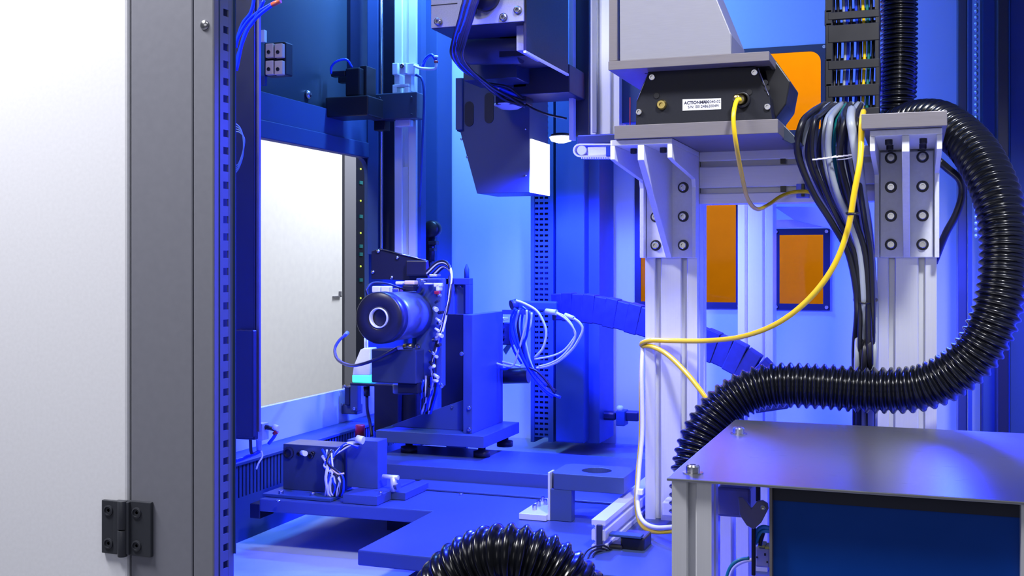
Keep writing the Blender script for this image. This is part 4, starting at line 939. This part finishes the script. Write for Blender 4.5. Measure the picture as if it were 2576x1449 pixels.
obj('arm', MB().fb(1290, 758, 1400, 782, 2.46, .03), POSTM, hub, bevel=.004)
obj('arm_tip', MB().cyl(P(1286, 768, 2.45), P(1300, 764, 2.46), .012, 16), DKPAINT, hub)
obj('white_sleeve', MB().cyl(P(1374, 783, 2.40), P(1400, 786, 2.39), .0065, 14), CWHT, hub)
obj('sleeve', MB().cyl(P(1422, 792, 2.38), P(1444, 801, 2.37), .005, 12), CWHT, hub)
L = [([(1298, 756), (1320, 764), (1350, 782), (1368, 812), (1374, 840), (1366, 875), (1345, 900)], CWHT, .0030),
     ([(1400, 786), (1420, 796), (1438, 816), (1446, 838), (1444, 850), (1420, 880), (1390, 895), (1345, 904)], CWHT, .0022),
     ([(1444, 801), (1458, 812), (1466, 828), (1458, 850), (1440, 878), (1410, 905), (1380, 920), (1350, 926)], CWHT, .0030),
     ([(1400, 788), (1422, 802), (1440, 822), (1448, 842), (1438, 868), (1412, 898), (1384, 914), (1355, 922)], CWHT, .0022),
     ([(1325, 780), (1324, 810), (1314, 850), (1302, 890), (1290, 920), (1262, 918), (1218, 903)], CWHT, .0024),
     ([(1338, 786), (1334, 820), (1322, 850), (1326, 880), (1338, 920), (1360, 960), (1385, 990)], CWHT, .0026),
     ([(1216, 896), (1245, 905), (1285, 916), (1310, 922)], CWHT, .0028), ([(1216, 904), (1240, 918), (1268, 928), (1285, 922)], CBLU, .0030),
     ([(1296, 775), (1286, 800), (1288, 840), (1304, 880), (1330, 930), (1362, 975), (1390, 1000)], CBLU, .0030), ([(1300, 778), (1292, 810), (1300, 850), (1316, 900), (1345, 950), (1380, 985), (1410, 1000)], CBLU, .0032),
     ([(1308, 776), (1302, 815), (1310, 862), (1328, 912), (1360, 955), (1400, 985)], CBLK, .0034), ([(1316, 776), (1312, 830), (1320, 880), (1340, 930), (1374, 972)], CBLU, .0028),
     ([(1304, 780), (1296, 830), (1310, 890), (1336, 940), (1372, 990)], CGRY, .0030), ([(1312, 770), (1330, 790), (1326, 840), (1318, 870), (1330, 925), (1352, 962)], CBLU, .003),
     ([(1330, 925), (1352, 935), (1376, 960), (1396, 990)], CBLK, .003), ([(1288, 800), (1283, 840), (1292, 880), (1312, 915)], CBLU, .0026)]
for i, (pts, m_, r_) in enumerate(L):
    nm = {id(CWHT): 'white', id(CBLU): 'blue', id(CBLK): 'black', id(CGRY): 'grey'}[id(m_)]
    cable([P(a, b, 2.36-.012*(i % 5)) for a, b in pts], r_, m_, nm+' wire of the looping bunch right of the stand', name='wire', cat='wire', group=nm+' wires of the looping bunch', n=6)

# clip on the rear wall
ck = thing('sensor_clip', 'dark sensor clip with a clear middle piece on the pale rear panel', 'clip', P(1555, 1072, 2.70))
obj('arm', MB().fb(1512, 1036, 1548, 1058, 2.72, .03), NAVY, ck, bevel=.006)
obj('arm', MB().fb(1570, 1036, 1606, 1060, 2.72, .03), NAVY, ck, bevel=.003)
obj('pad', MB().fb(1494, 1048, 1516, 1066, 2.715, .03), BLACK, ck, bevel=.006)
obj('clear_block', MB().fb(1549, 1034, 1571, 1072, 2.705, .04), POSTM, ck, bevel=.002)
obj('white_stud', MB().lathe(P(1560, 1034, 2.72), (0, 0, 1), [(.009, 0), (.009, .010), (.005, .014), (0, .014)], 14), WHITE, ck)

# ------------------------------------------------------------ steel-topped cabinet, front right
zc1 = CZ-.235; zc0 = zc1-.0032
cb = thing('steel_cabinet', 'steel-topped cabinet on silver posts at the lower right corner', 'cabinet', (.1, 1.4, ZB))
cx0 = X(1677, 1.195); cxr = .36
obj('top_sheet', MB().prism([(cx0, 1.195, zc0), (cxr, 1.195, zc0), (cxr, 1.675, zc0), (cx0+.002, 1.675, zc0)], (0, 0, zc1-zc0)), STEEL, cb, bevel=.0008)
for u, v in ((1743, 1190), (1858, 1092)):
    b_ = PZ(u, v, zc1)
    obj('top_bolt', MB().lathe(b_, (0, 0, 1), [(.0115, 0), (.0115, .0012), (.0078, .0014), (.0078, .0075), (.006, .0095), (.0034, .0095), (.003, .004), (0, .004)], 22, False), BOLT, cb)
w_ = X(1790, 1.205)-X(1690, 1.205)
obj('corner_post', vprofile(X(1690, 1.205)+w_/2, 1.205+w_/2, w_, w_, 1, 1, ZB, zc0, g=.0042), ALU, cb)
obj('corner_post', vprofile(X(2569, 1.205)+.0225, 1.205+.0225, .045, .045, 1, 1, ZB, zc0, g=.0042), ALU, cb)
obj('corner_post', vprofile(cx0+.035, 1.63, .045, .045, 1, 1, ZB, zc0, g=.0042), ALU, cb)
obj('front_panel', MB().box(X(1944, 1.225), X(2567, 1.225), 1.225, 1.229, ZB, zc0-.002), mat('tinted_blue_panel', (.001, .05, .34), .3, spec=.25), cb)
obj('panel_top_rail', MB().box(X(1944, 1.225), X(2567, 1.225), 1.221, 1.229, zc0-.018, zc0-.001), NAVY, cb)
obj('panel_edge', MB().box(X(1937, 1.22), X(1944, 1.22), 1.215, 1.232, ZB, zc0-.001), PLATE, cb, bevel=.0005)
obj('inner_post', MB().box(X(1812, 1.42), X(1840, 1.42), 1.42, 1.46, ZB, zc0-.08).box(X(1852, 1.42), X(1884, 1.42), 1.42, 1.46, ZB, zc0-.08), ALU, cb, bevel=.001)
bxm = obj('junction_box', MB().fb(1803, 1228, 1888, 1302, 1.30, .08), mat('junction_grey', (.14, .14, .18), .4), cb, bevel=.003)
tpts = [P(u, v, 1.27) for u, v in ((1856, 1252), (1868, 1250), (1878, 1262), (1890, 1280), (1904, 1262), (1918, 1260), (1931, 1268), (1933, 1280), (1915, 1315), (1896, 1332), (1878, 1322), (1860, 1295))]
tri = obj('pivot_plate', MB().prism(tpts, (0, .006, 0)), mat('pivot_grey', (.13, .13, .18), .4), cb, bevel=.0008)
obj('pivot_pin', MB().screw(P(1920, 1276, 1.27), (0, -1, 0), .003, .003), BOLT, tri)
obj('hanging_rod', MB().fb(1890, 1322, 1900, 1449, 1.28, .006).fb(1901, 1192, 1912, 1262, 1.30, .006), BLACKM, cb, bevel=.001)
tmb = thing('terminal_block', 'grey terminal block with yellow markers inside the open cabinet', 'terminal block', P(1918, 1430, 1.31))
obj('body', MB().fb(1899, 1380, 1937, 1428, 1.30, .03), mat('terminal_grey', (.30, .31, .38), .5), tmb, bevel=.002)
obj('marker', MB().fb(1906, 1371, 1924, 1378, 1.30, .02).fb(1924, 1375, 1936, 1382, 1.30, .02), YPL, tmb, bevel=.001)
obj('terminal_holes', MB().fb(1902, 1400, 1906, 1404, 1.2995, .001).fb(1922, 1392, 1927, 1398, 1.2995, .001).fb(1928, 1412, 1932, 1416, 1.2995, .001), BLACK, tmb)
for i, (pts, m_, lab) in enumerate((([(1898, 1408), (1870, 1412), (1845, 1428), (1832, 1460)], CWHT, 'white wire curving inside the open cabinet'),
      ([(1885, 1405), (1858, 1410), (1838, 1428), (1826, 1462)], CTEAL, 'teal wire curving inside the open cabinet'),
      ([(1936, 1328), (1918, 1326), (1904, 1336), (1898, 1352)], mat('cyan_wire', (.02, .25, .55), .4), 'upper cyan wire beside the cabinet panel edge'),
      ([(1936, 1336), (1922, 1336), (1910, 1346), (1900, 1368)], MATS['cyan_wire'], 'lower cyan wire beside the cabinet panel edge'),
      ([(1920, 1340), (1915, 1356), (1912, 1372)], CBLK, 'black wire above the grey terminal block'))):
    cable([P(a, b, 1.29) for a, b in pts], .0025, m_, lab, name='wire', cat='wire')
